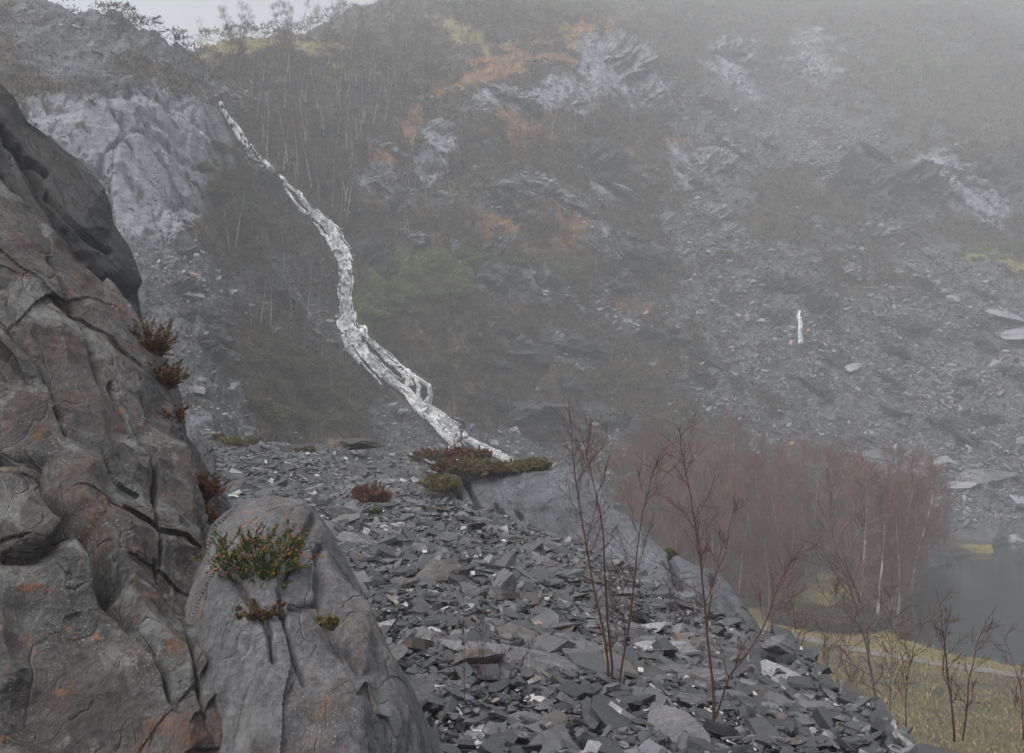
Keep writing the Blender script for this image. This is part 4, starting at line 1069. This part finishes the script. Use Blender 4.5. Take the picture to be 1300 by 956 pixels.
def plant_tree(kind, loc, s, label, group=None, name='birch_tree', k=None):
    if k is None: k = int(r.integers(0, len(protos[kind])))
    if not used[kind][k]: o = protos[kind][k]; used[kind][k] = True
    else: o = copy_tree(protos[kind][k])
    o.name = name; o.location = loc; o.scale = (s * r.uniform(.85, 1.15), s * r.uniform(.85, 1.15), s); o.rotation_euler = (0, 0, r.uniform(0, 6.28))
    if 'group' in o.keys(): del o['group']
    tag(o, label, 'tree', group)
def wood(kind, poly, n, s0, s1, label, group, mind=0.0):
    xs = [p_[0] for p_ in poly]; ysl = [p_[1] for p_ in poly]; c = 0; tr_ = 0
    while c < n and tr_ < 4000:
        tr_ += 1
        a = r.uniform(min(xs), max(xs)); b = r.uniform(min(ysl), max(ysl))
        if not inpoly(np.array([a]), np.array([b]), poly)[0]: continue
        if abs(a - np.interp(b, fy, fx)) < 10 and 125 < b < 600: continue
        if kind != 'red' and 278 < a < 440 and -4 < b - np.interp(a, fx[:10], fy[:10]) < 95: continue
        q, ok_ = hit(a, b)
        if not ok_[0] or q[0][2] < LAKE_Z + 0.1: continue
        plant_tree(kind, tuple(q[0] - np.array([0, 0, 0.2])), r.uniform(s0, s1), label, group); c += 1
wood('slope', [(300,120),(340,100),(520,95),(530,190),(470,230),(440,305),(400,265),(345,215)], 62, .65, 1.15, 'slender pale-stemmed bare birch in the wood just right of the upper waterfall', 'birches right of the upper waterfall')
wood('grey', [(250,108),(300,80),(560,62),(560,92),(330,100)], 30, .7, 1.1, 'bare grey-brown tree under the pale grassy brow above the waterfall', 'trees under the grassy brow')
wood('red', [(780,770),(800,690),(870,655),(960,650),(1100,690),(1235,700),(1190,722),(1165,745),(1150,800),(1000,790)], 165, .5, 1.45, 'bare red-brown tree in the dense lakeside wood', 'red-brown lakeside wood')
wood('slope', [(640,160),(760,140),(760,165),(650,175)], 12, .45, .8, 'small pale-stemmed birch on the ledge above the arched dark crag', 'birches on the ledge above the arched crag')
wood('slope', [(560,110),(600,150),(560,300),(470,300)], 10, .5, .8, 'thin birch among the crags right of the birch wood', 'birches among the crags')
wood('slope', [(290,300),(400,330),(410,420),(330,430),(290,360)], 10, .5, .8, 'thin leafless birch on the brown slope left of the waterfall', 'birches left of the waterfall')
wood('slope', [(720,320),(860,340),(870,420),(740,400)], 8, .4, .7, 'low scrubby birch below the long slanting crag', 'birches below the slanting crag')
wood('slope', [(940,60),(1280,40),(1280,160),(960,160)], 14, .5, .9, 'faint birch in the mist on the upper right slope', 'birches in the upper right mist')
# on the brow, against the mist
for k in range(64):
    a = r.uniform(165, 700); Y = r.uniform(290, 385)
    if a > 480: Y = r.uniform(240, 300)
    z = far_z(a, Y)
    plant_tree('grey', ((a - CX) * Y / F, Y, z - .3), r.uniform(.9, 1.4), 'hazy bare tree on the skyline above the waterfall, half lost in mist', 'trees on the misty skyline')
for k in range(10):
    a = 30 + k * 21 + r.uniform(-6, 6); Y = 150; z = np.max([far_z(a, Y_) / Y_ for Y_ in range(140, 160)])
    yb = max(range(138, 162), key=lambda Y_: far_z(a, Y_) / Y_)
    plant_tree('slope', ((a - CX) * yb / F, yb + 0.5, far_z(a, yb) - .3), r.uniform(.16, .3), 'tiny bare birch bush on the crest of the top left spoil heap', 'bushes on the spoil heap crest')
# trees that can be told apart
ONE = [('slope',577,530,70,'pale birch with a side branch right of where the waterfall forks'),('slope',650,590,62,'thin birch behind the heather, right of the waterfall foot'),
       ('slope',408,465,55,'small birch standing on scree just left of the waterfall fork'),('slope',421,495,44,'lone pale birch stem between the dark mound and the waterfall'),
       ('slope',409,560,34,'short pale stem at the foot of the dark vegetated mound'),('slope',443,515,36,'small reddish birch at the right edge of the dark mound'),
       ('slope',376,228,52,'bright pale birch stem close beside the narrowing of the waterfall'),('red',1180,708,95,'tall pale-stemmed birch at the lake end of the reddish wood'),
       ('red',1148,650,44,'short birch with a bright stem in front of the pale boulders'),('slope',665,330,34,'forked pale sapling beside the dark central crag'),
       ('slope',1170,100,44,'single tree with a pale base in the mist at upper right'),('slope',650,540,50,'pale birch on the dark slope foot beyond the waterfall')]
for k, (kd, a, b, hp, lab) in enumerate(ONE):
    q, ok_ = hit(a, b); q = q[0]; plant_tree(kd, tuple(q), hp * q[1] / F / 10.0, lab)

# ------------------------------------------------------------------ shrubs on the hillside
def bush_mesh(seed, colr, n=420, leaf=0.11):
    r = np.random.default_rng(seed)
    lobes = r.normal(0, .45, (6, 3)) * np.array([1, 1, .35]); lobes[:, 2] = np.abs(lobes[:, 2]) + .25
    d = r.normal(0, 1, (n, 3)); d /= np.linalg.norm(d, axis=1)[:, None]; P = lobes[r.integers(0, 6, n)] + d * (r.uniform(.15, 1, n) ** .5 * .42)[:, None]
    P[:, 2] = np.maximum(P[:, 2], 0.0)
    cc = np.array(colr)[None] * r.uniform(.55, 1.5, (n, 1))
    return tufts(P, np.full(n, leaf * 1.8), cc, r, 6, 1.2, 0.16, 0.5)
def bush_me(seed, c, n=420, leaf=.11):
    v, f, cc = bush_mesh(seed, c, n, leaf); return mesh_np('bush', v, [f], M_veg, {'Col': cc})
green = [bush_me(300 + k, (0.12, 0.15, 0.045)) for k in range(3)]; olive = [bush_me(310 + k, (0.09, 0.085, 0.04)) for k in range(3)]; brown = [bush_me(320 + k, (0.06, 0.042, 0.026)) for k in range(3)]
def bushes(lib, name, cat, poly, n, s0, s1, label, group):
    xs = [p_[0] for p_ in poly]; ysl = [p_[1] for p_ in poly]; c = 0; tr_ = 0
    while c < n and tr_ < 3000:
        tr_ += 1; a = r.uniform(min(xs), max(xs)); b = r.uniform(min(ysl), max(ysl))
        if not inpoly(np.array([a]), np.array([b]), poly)[0]: continue
        if abs(a - np.interp(b, fy, fx)) < 16 and 125 < b < 600: continue
        q, ok_ = hit(a, b)
        if not ok_[0] or q[0][2] < (-29.7 if name == 'scrub_bush' else -28.5): continue
        o = link(name, lib[int(r.integers(0, len(lib)))]); s = r.uniform(s0, s1); o.location = q[0] - np.array([0, 0, .2]); o.scale = (s * 1.3, s * 1.3, s); o.rotation_euler = (0, 0, r.uniform(0, 6))
        tag(o, label, cat, group); c += 1
bushes(green, 'gorse_bush', 'bush', [(470,345),(520,325),(600,320),(590,375),(520,400),(465,420)], 34, .7, 1.5, 'green gorse bush in the bright patch right of the middle waterfall', 'gorse right of the waterfall')
bushes(green, 'gorse_bush', 'bush', [(600,315),(760,330),(740,355),(620,345)], 14, .6, 1.2, 'green bush above the dark central crag', 'bushes above the central crag')
bushes(green, 'gorse_bush', 'bush', [(1210,312),(1300,312),(1300,330),(1215,332)], 12, .8, 1.4, 'yellow-green bush below the quarry wall at far right', 'bushes below the right quarry wall')
bushes(brown, 'scrub_bush', 'bush', [(965,770),(1160,785),(1160,815),(1100,806),(970,793)], 30, .9, 2.0, 'low brown scrub along the upper edge of the yellow turf', 'scrub along the turf edge')
bushes(olive, 'heather_bush', 'bush', [(290,440),(330,430),(400,450),(450,495),(455,540),(360,545),(310,520)], 40, .7, 1.4, 'dark olive bush on the mound left of the waterfall fork', 'bushes on the dark mound')
bushes(brown, 'heather_bush', 'bush', [(460,440),(600,400),(700,480),(820,540),(700,575),(560,510)], 34, .6, 1.3, 'brown scrub bush on the lower slope right of the forked waterfall', 'scrub right of the waterfall')
bushes(olive, 'heather_bush', 'bush', [(860,240),(1080,250),(1100,330),(900,340)], 22, .6, 1.2, 'olive bush on the misty slope under the upper right scree', 'bushes under the upper right scree')
bushes(olive, 'heather_bush', 'bush', [(250,150),(310,230),(400,300),(400,340),(300,300),(260,250)], 30, .6, 1.2, 'dark bush between the pale rock face and the upper waterfall', 'bushes beside the upper waterfall')

# pale boulders that stand out on the far scree
STONES = [(1213,381,24,.35,'pale flat boulder alone on the right scree, above the two long slabs'),(1275,402,40,.28,'upper of the two long pale slabs at the right edge of the scree'),
 (1285,428,50,.3,'lower and larger of the two long pale slabs at the right edge'),(1085,468,24,.5,'rounded pale boulder below and right of the small waterfall'),(1266,468,26,.6,'rounded pale boulder under the two long slabs'),
 (1165,605,26,.4,'pale boulder at the scree foot, left end of the boulder line'),(1196,592,34,.45,'broad pale boulder in the middle of the boulder line at the scree foot'),(1172,626,30,.4,'pale boulder just above the reddish wood by the bright birch stem'),
 (1215,618,30,.35,'flat boulder right of the broad pale boulder'),(1250,606,70,.2,'long dark flat slab at the right of the scree foot'),(1295,640,30,.4,'boulder above the far lake shore at the right edge'),
 (1297,562,24,.4,'pale boulder at the right frame edge above the boulder line'),(975,622,20,.4,'small pale stone at the top of the reddish wood'),(1120,582,60,.15,'thin dark slab lying across the lower scree'),
 (1290,690,26,.5,'pale boulder standing at the far lake shore'),(238,375,22,.35,'pale flat stone on the scree between the dark cliff and the waterfall'),(232,358,14,.4,'smaller pale stone just above the flat stone left of the waterfall'),
 (250,498,36,.35,'long pale slab behind the heather on the large rock'),(290,492,30,.2,'thin pale slab right of the long pale slab on the left scree')]
for k, (a, b, w, hh, lab) in enumerate(STONES):
    q, ok_ = hit(a, b); q = q[0]; s = w / 2 * q[1] / F / .95
    V, Fc = angular(1700 + k, 18, (60, 36), (1, .8, hh), 0.06)
    put_rock('boulder', mesh_np('stone', V, Fc, M_pale if 'dark' not in lab else M_slab), (q[0], q[1], q[2] + s * hh * .4), s, (r.normal(.25, .1), r.normal(.1, .15), r.normal(0, .3)), lab, 'boulder')
for k in range(90):
    a = r.uniform(900, 1330); b = r.uniform(380, 680)
    q, ok_ = hit(a, b); q = q[0]
    if q[2] < -27.5: continue
    put_rock('boulder', slab_me[int(r.integers(0, 14))], (q[0], q[1], q[2] + .2), r.uniform(.5, 1.2), (r.normal(.3, .2), r.normal(.1, .25), r.uniform(0, 6)), 'slate block scattered on the lower right scree above the lakeside wood', 'boulder', 'slate blocks on the right scree')

# ------------------------------------------------------------------ foreground plants
M_heath = m_vcol('heather_foliage', 0.75, 0.25, 0.25, 8, 0, .01)
def tuft_plant(name, base, n, rad, h, cols, label, cat, seed, lean=(0, 0, 0), leaf=0.018, tips=None, flat=1.0, leaves=16, stemr=0.0016, open_=0.5):
    """stems part + foliage part (+ flowers part)"""
    r = np.random.default_rng(seed)
    st = np.zeros((n, 5, 3)); a = r.uniform(0, 6.28, n); rr_ = rad * np.sqrt(r.random(n)) * .7
    st[:, 0, 0] = np.cos(a) * rr_; st[:, 0, 1] = np.sin(a) * rr_ * flat
    d = np.stack([np.cos(a) * open_ * rr_ / rad * 1.6, np.sin(a) * open_ * rr_ / rad * 1.6, np.ones(n)], 1) + np.array(lean) + r.normal(0, .22, (n, 3))
    L = h * r.uniform(.45, 1.1, n)
    for k in range(1, 5):
        d = d + r.normal(0, .12, (n, 3)); d /= np.linalg.norm(d, axis=1)[:, None]; st[:, k] = st[:, k - 1] + d * (L / 4)[:, None]
    o = empty(name, base); tag(o, label, cat)
    b, br = grow(st, np.full((n, 5), stemr), 4, r, .25, .9, h * .35, .5, 4, .3, .12, .8, .6, .3)
    v, q = join([tubes(st, np.repeat(np.linspace(1, .5, 5)[None] * stemr, n, 0), 3), tubes(b, np.maximum(br, stemr * .5), 3)])
    link('stems', mesh_np('stems', v, [q], M_sap), o)
    # leaves
    allp = np.concatenate([st.reshape(-1, 3)[np.repeat(np.arange(n * 5), 1)], b.reshape(-1, 3)])
    N = len(b) * leaves; src = b[r.integers(0, len(b), N), :, :]; k = r.integers(0, 3, N); f = r.random((N, 1))
    P = src[np.arange(N), k] * (1 - f) + src[np.arange(N), k + 1] * f
    cc = np.array(cols)[r.integers(0, len(cols), N)] * r.uniform(.7, 1.3, (N, 1))
    v, f, c = tufts(P, np.full(N, leaf), cc, r, 3, .5, .16, .6)
    link('foliage', mesh_np('foliage', v, [f], M_heath, {'Col': c}), o)
    if tips is not None:
        e = np.concatenate([st[:, -1], b[:, -1][::3]]); e = e[e[:, 2] > h * .35]
        V, Fc = angular(3, 12, (8, 6), (1, 1, 1.3), 0); s = .0055
        VV = (V[None] * s * r.uniform(.6, 1.3, (len(e), 1, 1)) + e[:, None]).reshape(-1, 3); off = np.arange(len(e))[:, None, None] * len(V)
        FF = [(g[None] + off).reshape(-1, g.shape[1]) for g in Fc]
        link('seed_heads', mesh_np('seed_heads', VV, FF, M_heath, {'Col': np.repeat(np.array([tips]), len(VV), 0) * r.uniform(.6, 1.4, (len(VV), 1))}), o)
    return o
HB = [(0.12, 0.075, 0.037), (0.155, 0.098, 0.051), (0.101, 0.088, 0.037), (0.078, 0.054, 0.031)]
HR = [(0.135, 0.054, 0.03), (0.166, 0.071, 0.043), (0.094, 0.046, 0.027)]
HG = [(0.046, 0.072, 0.019), (0.078, 0.111, 0.026), (0.117, 0.117, 0.033), (0.058, 0.078, 0.026)]
HO = [(0.145, 0.119, 0.055), (0.189, 0.163, 0.066), (0.116, 0.083, 0.045), (0.132, 0.132, 0.055)]
HY_ = [(0.25, 0.22, 0.05), (0.16, 0.15, 0.04), (0.12, 0.09, 0.03)]
tuft_plant('heather_bush', at(172,462,7.3), 100, .17, .34, HB, 'upper brown heather clump hanging from the crest of the large rock', 'heather', 1, (.5, 0, .1))
tuft_plant('heather_bush', at(190,500,7.1), 90, .15, .28, HB, 'lower brown heather clump on the crest of the large rock', 'heather', 2, (.6, 0, 0))
tuft_plant('heather_bush', at(206,540,6.9), 36, .10, .15, HR, 'rusty heather sprig below the brown clumps on the large rock', 'heather', 3, (.5, 0, -.1))
tuft_plant('heather_bush', at(252,640,6.7), 60, .10, .2, HR, 'rusty heather growing in the cleft between the large rock and the rock knob', 'heather', 4, (.2, 0, .2))
tuft_plant('heather_bush', at(262,690,6.3), 70, .10, .22, HB, 'dark heather in the cleft left of the orange-tipped shrub', 'heather', 5, (.1, 0, .2))
tuft_plant('shrub', at(325,758,5.3), 85, .14, .36, HG, 'bright green shrub with orange tips growing beside the pale grey boulder', 'shrub', 6, (-.02, 0, .3), .016, (0.34, 0.13, 0.045), .8, 26, .0015, .7)
tuft_plant('shrub', at(362,735,5.3), 8, .05, .24, HG, 'sparse orange-tipped green sprig leaning over the pale grey boulder', 'shrub', 7, (.5, 0, .3), .012, (0.42, 0.15, 0.04), .8, 8, .0018)
tuft_plant('heather_bush', at(330,790,4.95), 60, .10, .10, HB, 'brown dead tuft right below the orange-tipped green shrub', 'heather', 8, (0, 0, 0))
tuft_plant('heather_bush', at(418,800,4.9), 24, .05, .08, HO, 'tiny yellowish tuft on the right side of the pale grey boulder', 'heather', 9)
def tip_plant(px, py, wpx, hpx, cols, label, cat, seed, n=160, name='heather_bush', zoff=-.03, Y=None, **k):
    q = nhit(px, py) if Y is None else at(px, py, Y); s = q[1] / F
    return tuft_plant(name, tuple(q + np.array([0, 0, zoff])), n, wpx / 2 * s, hpx * s, cols, label, cat, seed, leaf=.03 + .0010 * q[1], leaves=14, stemr=.004, **k)
tip_plant(471,641,40,26,HR,'round rust-red heather tuft in the scree below the perched block','heather',20,160)
tip_plant(292,568,34,14,HY_,'yellow-green grass tuft at the left end of the scree crest','grass tuft',21,120,'grass_tuft')
tip_plant(322,567,26,11,HO,'olive grass tuft beside the yellow tuft on the scree crest','grass tuft',22,110,'grass_tuft')
tip_plant(388,577,26,10,HB,'small brown heather tuft left of the perched block','heather',23,110)
tip_plant(272,558,30,8,HB,'low brown tuft where the scree crest meets the rock knob','heather',24,90)
tip_plant(478,693-55,26,6,HB,'low brown moss just under the round rust-red tuft','heather',25,60)
tip_plant(475,656,20,12,HG,'small dark green tuft beside the split slabs','grass tuft',26,60,'grass_tuft')
r = np.random.default_rng(44)
band = [(548,588,46,20,HB,'leftmost brown heather clump below the waterfall foot',None),(575,600,50,20,HB,'brown heather clump at the left end of the smooth slate face',26.4),(600,604,46,24,HO,'broad olive and brown heather clump on top of the slate face',26.4),
        (628,600,44,16,HB,'brown heather clump in the middle of the slate face top',26.9),(655,598,44,15,HO,'olive heather clump right of the middle on the slate face top',26.9),(682,594,40,13,HO,'last olive heather clump on the right of the slate face top',27.0),
        (560,622,40,22,HO,'green-brown heather clump hanging down the left side of the slate face',25.8),(585,580,34,14,HR,'dark reddish heather clump in front of the falling water',30),(603,585,36,18,HB,'dark brown heather clump between the two feet of the waterfall',29)]
for k, (a, b, w, h_, cl_, lab, Y) in enumerate(band): tip_plant(a, b, w, h_, cl_, lab, 'heather', 50 + k, 120, Y=Y, open_=1.0)
tip_plant(848,708,16,12,HG,'small bright green tuft in the notch of the slate face','grass tuft',70,50,'grass_tuft',Y=23.3)

# ------------------------------------------------------------------ near saplings
def sapling(stems, label, seed, name='sapling', r0=.016, twigs=9, tl=.9, base_pale=True, lev=2, mat=None):
    r = np.random.default_rng(seed); o = None
    all_b = []; first = None
    for k, st in enumerate(stems):
        pts = np.array([at(*p_) for p_ in st['p']]); P, _, _ = resamp(pts, 14); P = P + r.normal(0, .006, P.shape) * np.linspace(0, 1, 14)[:, None]
        P[:, 1] += np.cumsum(r.normal(0, .02, 14))
        if o is None: o = empty(name, tuple(P[0])); base = P[0].copy(); tag(o, label, 'sapling')
        P = P - base; rr_ = st.get('r', r0) * .72 * np.linspace(1, .22, 14)
        v, q = tubes(P[None], rr_[None], 7)
        so_ = link('stem', mesh_np('stem', v, [q], mat or (M_sapbase if st.get('pale') else M_sap), smooth=True), o)
        L = np.linalg.norm(P[-1] - P[0])
        b1, q1 = grow(P[None], rr_[None], int(st.get('n', twigs) * 1.7), r, .2, .98, tl * min(1.2, L / 2.2), .8, 8, .30, .16, .5, .3, .5)
        b2, q2 = grow(b1, q1, 7, r, .15, .95, tl * .45 * min(1.2, L / 2.2), .55, 5, .3, .14, .65, .4, .4)
        k_ = max(1, base[1] / 11); q1 = np.maximum(q1, .0028 * k_); q2 = np.maximum(q2, .0017 * k_)
        v, q = join([tubes(b1, q1, 4), tubes(b2, q2, 3)]); link('twigs', mesh_np('twigs', v, [q], mat or M_sap), so_)
    return o
sapling([{'p': [(772,905,11.4),(772,850,11.4),(766,800,11.4),(752,740,11.5),(738,660,11.6),(728,590,11.7),(722,510,11.9)], 'r': .024, 'n': 10},
         {'p': [(776,900,11.4),(778,850,11.4),(772,800,11.4),(768,740,11.3),(764,660,11.2),(748,590,11.1),(735,540,11.0)], 'r': .021, 'n': 9},
         {'p': [(782,900,11.4),(788,850,11.4),(800,790,11.3),(806,720,11.2),(815,660,11.1),(826,610,11.0),(836,575,11.0)], 'r': .019, 'n': 9},
         {'p': [(770,905,11.4),(774,870,11.4),(768,825,11.38),(763,785,11.42)], 'r': .030, 'pale': 1, 'n': 2}],
        'bare many-stemmed birch sapling with pale base at the middle of the scree front', 5, 'birch_sapling', tl=.75)
sapling([{'p': [(906,930,10),(905,866,10),(898,800,10),(893,740,10),(886,680,10.1),(876,620,10.2),(866,575,10.3),(862,545,10.3)], 'r': .021, 'n': 14},
         {'p': [(908,910,10),(925,855,9.9),(965,805,9.8),(990,745,9.7),(1003,715,9.7),(1026,688,9.6)], 'r': .015, 'n': 9},
         {'p': [(898,800,10),(905,740,9.9),(925,700,9.8),(935,640,9.7)], 'r': .010, 'n': 5}],
        'tall slim red-brown sapling with one branch arching right, at the scree edge', 6, tl=.65)
sapling([{'p': [(1120,940,24),(1108,866,24),(1098,810,24),(1086,765,24),(1068,715,24.1),(1045,690,24.2)], 'r': .055, 'n': 8},
         {'p': [(1103,830,24),(1098,780,24),(1082,735,24),(1062,700,24),(1055,660,24.1),(1058,625,24.1)], 'r': .04, 'n': 12},
         {'p': [(1070,715,24),(1085,690,24),(1100,660,24)], 'r': .022, 'n': 8}],
        'leaning grey-stemmed young tree in front of the reddish wood', 7, 'young_tree', tl=1.7, mat=M_greybark)
sapling([{'p': [(1210,940,12),(1203,866,12),(1197,820,12),(1190,780,12),(1186,745,12)], 'r': .020, 'n': 9},
         {'p': [(1196,850,12),(1202,810,12.1),(1204,780,12.1),(1205,765,12)], 'r': .013, 'n': 5}],
        'bare red sapling in front of the lake, left of the last twiggy stem', 8, tl=.6)
sapling([{'p': [(1222,940,12.5),(1228,866,12.5),(1236,820,12.5),(1246,790,12.5),(1262,764,12.5)], 'r': .016, 'n': 9}], 'rightmost thin bare sapling leaning right before the lake', 9, tl=.6)
sapling([{'p': [(1150,940,14),(1152,866,14),(1160,820,14),(1180,775,14)], 'r': .014, 'n': 8}], 'small bare sapling between the leaning tree and the lake saplings', 10, tl=.7)
sapling([{'p': [(1300,940,13),(1292,866,13),(1282,830,13),(1272,800,13)], 'r': .012, 'n': 8}], 'low bare twigs at the right frame edge beside the path', 11, tl=.7)
sapling([{'p': [(852,800,13.5),(850,750,13.5),(846,712,13.5)], 'r': .009, 'n': 7}, {'p': [(853,800,13.5),(862,760,13.5),(868,730,13.5)], 'r': .007, 'n': 5}], 'short red twiggy sapling left of the slim tall sapling', 12, tl=.5)
for k, (a, b, c_) in enumerate([(1045,900,15),(1075,920,16),(1010,905,15.5),(1130,900,17)]):
    sapling([{'p': [(a,b+40,c_),(a+2,b-20,c_),(a+4,b-90,c_),(a+10-4*k,b-150,c_)], 'r': .010, 'n': 12}],
            ['thin straight twig cluster in front of the yellow grass', 'second thin twig cluster, against the gravel path', 'thin twig cluster just below the grey end block', 'thin twig cluster under the leaning young tree'][k], 20 + k, tl=.7)
for k, (a, b, hh, dx) in enumerate([(588,880,90,-2),(604,885,120,10),(618,880,130,-14),(630,880,80,20),(575,870,60,-20),(650,875,70,24),(590,905,200,-3)]):
    q = nhit(a, b); Yq = q[1]
    sapling([{'p': [(a,b,Yq),(a+dx*.3,b-hh*.4,Yq),(a+dx,b-hh*.8,Yq),(a+dx*1.4,b-hh,Yq)], 'r': .006, 'n': 7}],
            ['red twig sprig left of the longest slab', 'red twig sprig in the middle of the foreground red twigs', 'tall red twig sprig leaning left over the dark rock', 'short red twig sprig leaning right onto the longest slab',
             'lowest leftmost red twig sprig in the front scree', 'rightmost red twig sprig over the longest slab', 'single tall thin red stem in the front scree'][k], 40 + k, 'twig_sprig', tl=.3)
# twigs over the waterfall foot
sapling([{'p': [(572,600,28),(577,575,28),(584,555,28),(592,540,28)], 'r': .016, 'n': 6}], 'small bare sapling standing in front of the waterfall foot', 60, tl=1.0)

# ------------------------------------------------------------------ haze
t = bpy.data.materials.new('mist'); t.use_nodes = True; nt = t.node_tree; nt.nodes.clear()
out = nt.nodes.new('ShaderNodeOutputMaterial'); pv = nt.nodes.new('ShaderNodeVolumePrincipled'); nt.links.new(pv.outputs[0], out.inputs['Volume'])
pv.inputs['Color'].default_value = (0.90, 0.925, 0.96, 1); pv.inputs['Density'].default_value = HAZE = 0.00150; pv.inputs['Anisotropy'].default_value = 0.0
def boxm(x0, x1, y0, y1, z0, z1):
    V = np.array([(x, y, z) for x in (x0, x1) for y in (y0, y1) for z in (z0, z1)], float)
    return V, [np.array([(0,1,3,2),(4,6,7,5),(0,4,5,1),(2,3,7,6),(0,2,6,4),(1,5,7,3)])]
zt = float(max(Zf.max() + 25, 150)); xl = float(np.abs(V[:, 0]).max())
V, Fc = boxm(float(Xf.min()) - 5, float(Xf.max()) + 5, -12, 631, -40, zt)
me = mesh_np('haze', V, Fc, t); hz = link('haze', me); tag(hz, 'pale grey mist filling the whole quarry', 'mist', kind='stuff')
print('haze top', zt, 'X', Xf.min(), Xf.max())

# ------------------------------------------------------------------ sky, sun, camera
w = bpy.data.worlds.new('World'); SC.world = w; w.use_nodes = True; nt = w.node_tree
bg = nt.nodes['Background']; sky = nt.nodes.new('ShaderNodeTexSky'); sky.sky_type = 'NISHITA'; sky.sun_disc = False
EL, AZ = math.radians(62), math.radians(240)
sky.sun_elevation = EL; sky.sun_rotation = AZ; sky.dust_density = 4.0; sky.air_density = 1.0; sky.ozone_density = 1.0
hs = nt.nodes.new('ShaderNodeHueSaturation'); hs.inputs['Saturation'].default_value = 0.28
nt.links.new(sky.outputs[0], hs.inputs['Color']); nt.links.new(hs.outputs[0], bg.inputs['Color']); bg.inputs['Strength'].default_value = 0.09
sd = bpy.data.lights.new('sun', 'SUN'); sd.energy = 1.5; sd.angle = math.radians(35); sd.color = (1.0, 0.97, 0.93)
so = bpy.data.objects.new('sun', sd); COL.objects.link(so)
# sun direction: from azimuth AZ (sky convention: rotation clockwise from +Y)
dx, dy, dz = math.sin(AZ) * math.cos(EL), math.cos(AZ) * math.cos(EL), math.sin(EL)
from mathutils import Vector
so.rotation_euler = Vector((dx, dy, dz)).to_track_quat('Z', 'Y').to_euler()

cam = bpy.data.cameras.new('camera'); co = bpy.data.objects.new('camera', cam); COL.objects.link(co); SC.camera = co
co.location = (0, 0, 0); co.rotation_euler = (math.radians(90), 0, 0)
cam.sensor_fit = 'HORIZONTAL'; cam.sensor_width = 36; cam.lens = 36 * F / 1300.0
cam.shift_y = (HY - 478.0) / 1300.0
cam.clip_start = 0.05; cam.clip_end = 3000

SC.view_settings.view_transform = 'Standard'; SC.view_settings.look = 'None'; SC.view_settings.gamma = 1; SC.view_settings.use_curve_mapping = False
SC.view_settings.exposure = 1.12
cy = SC.cycles
cy.max_bounces = 5; cy.diffuse_bounces = 3; cy.glossy_bounces = 2; cy.transmission_bounces = 2; cy.volume_bounces = 2; cy.transparent_max_bounces = 8
cy.use_denoising = True
try: cy.denoiser = 'OPENIMAGEDENOISE'
except Exception: pass
cy.sample_clamp_indirect = 4.0
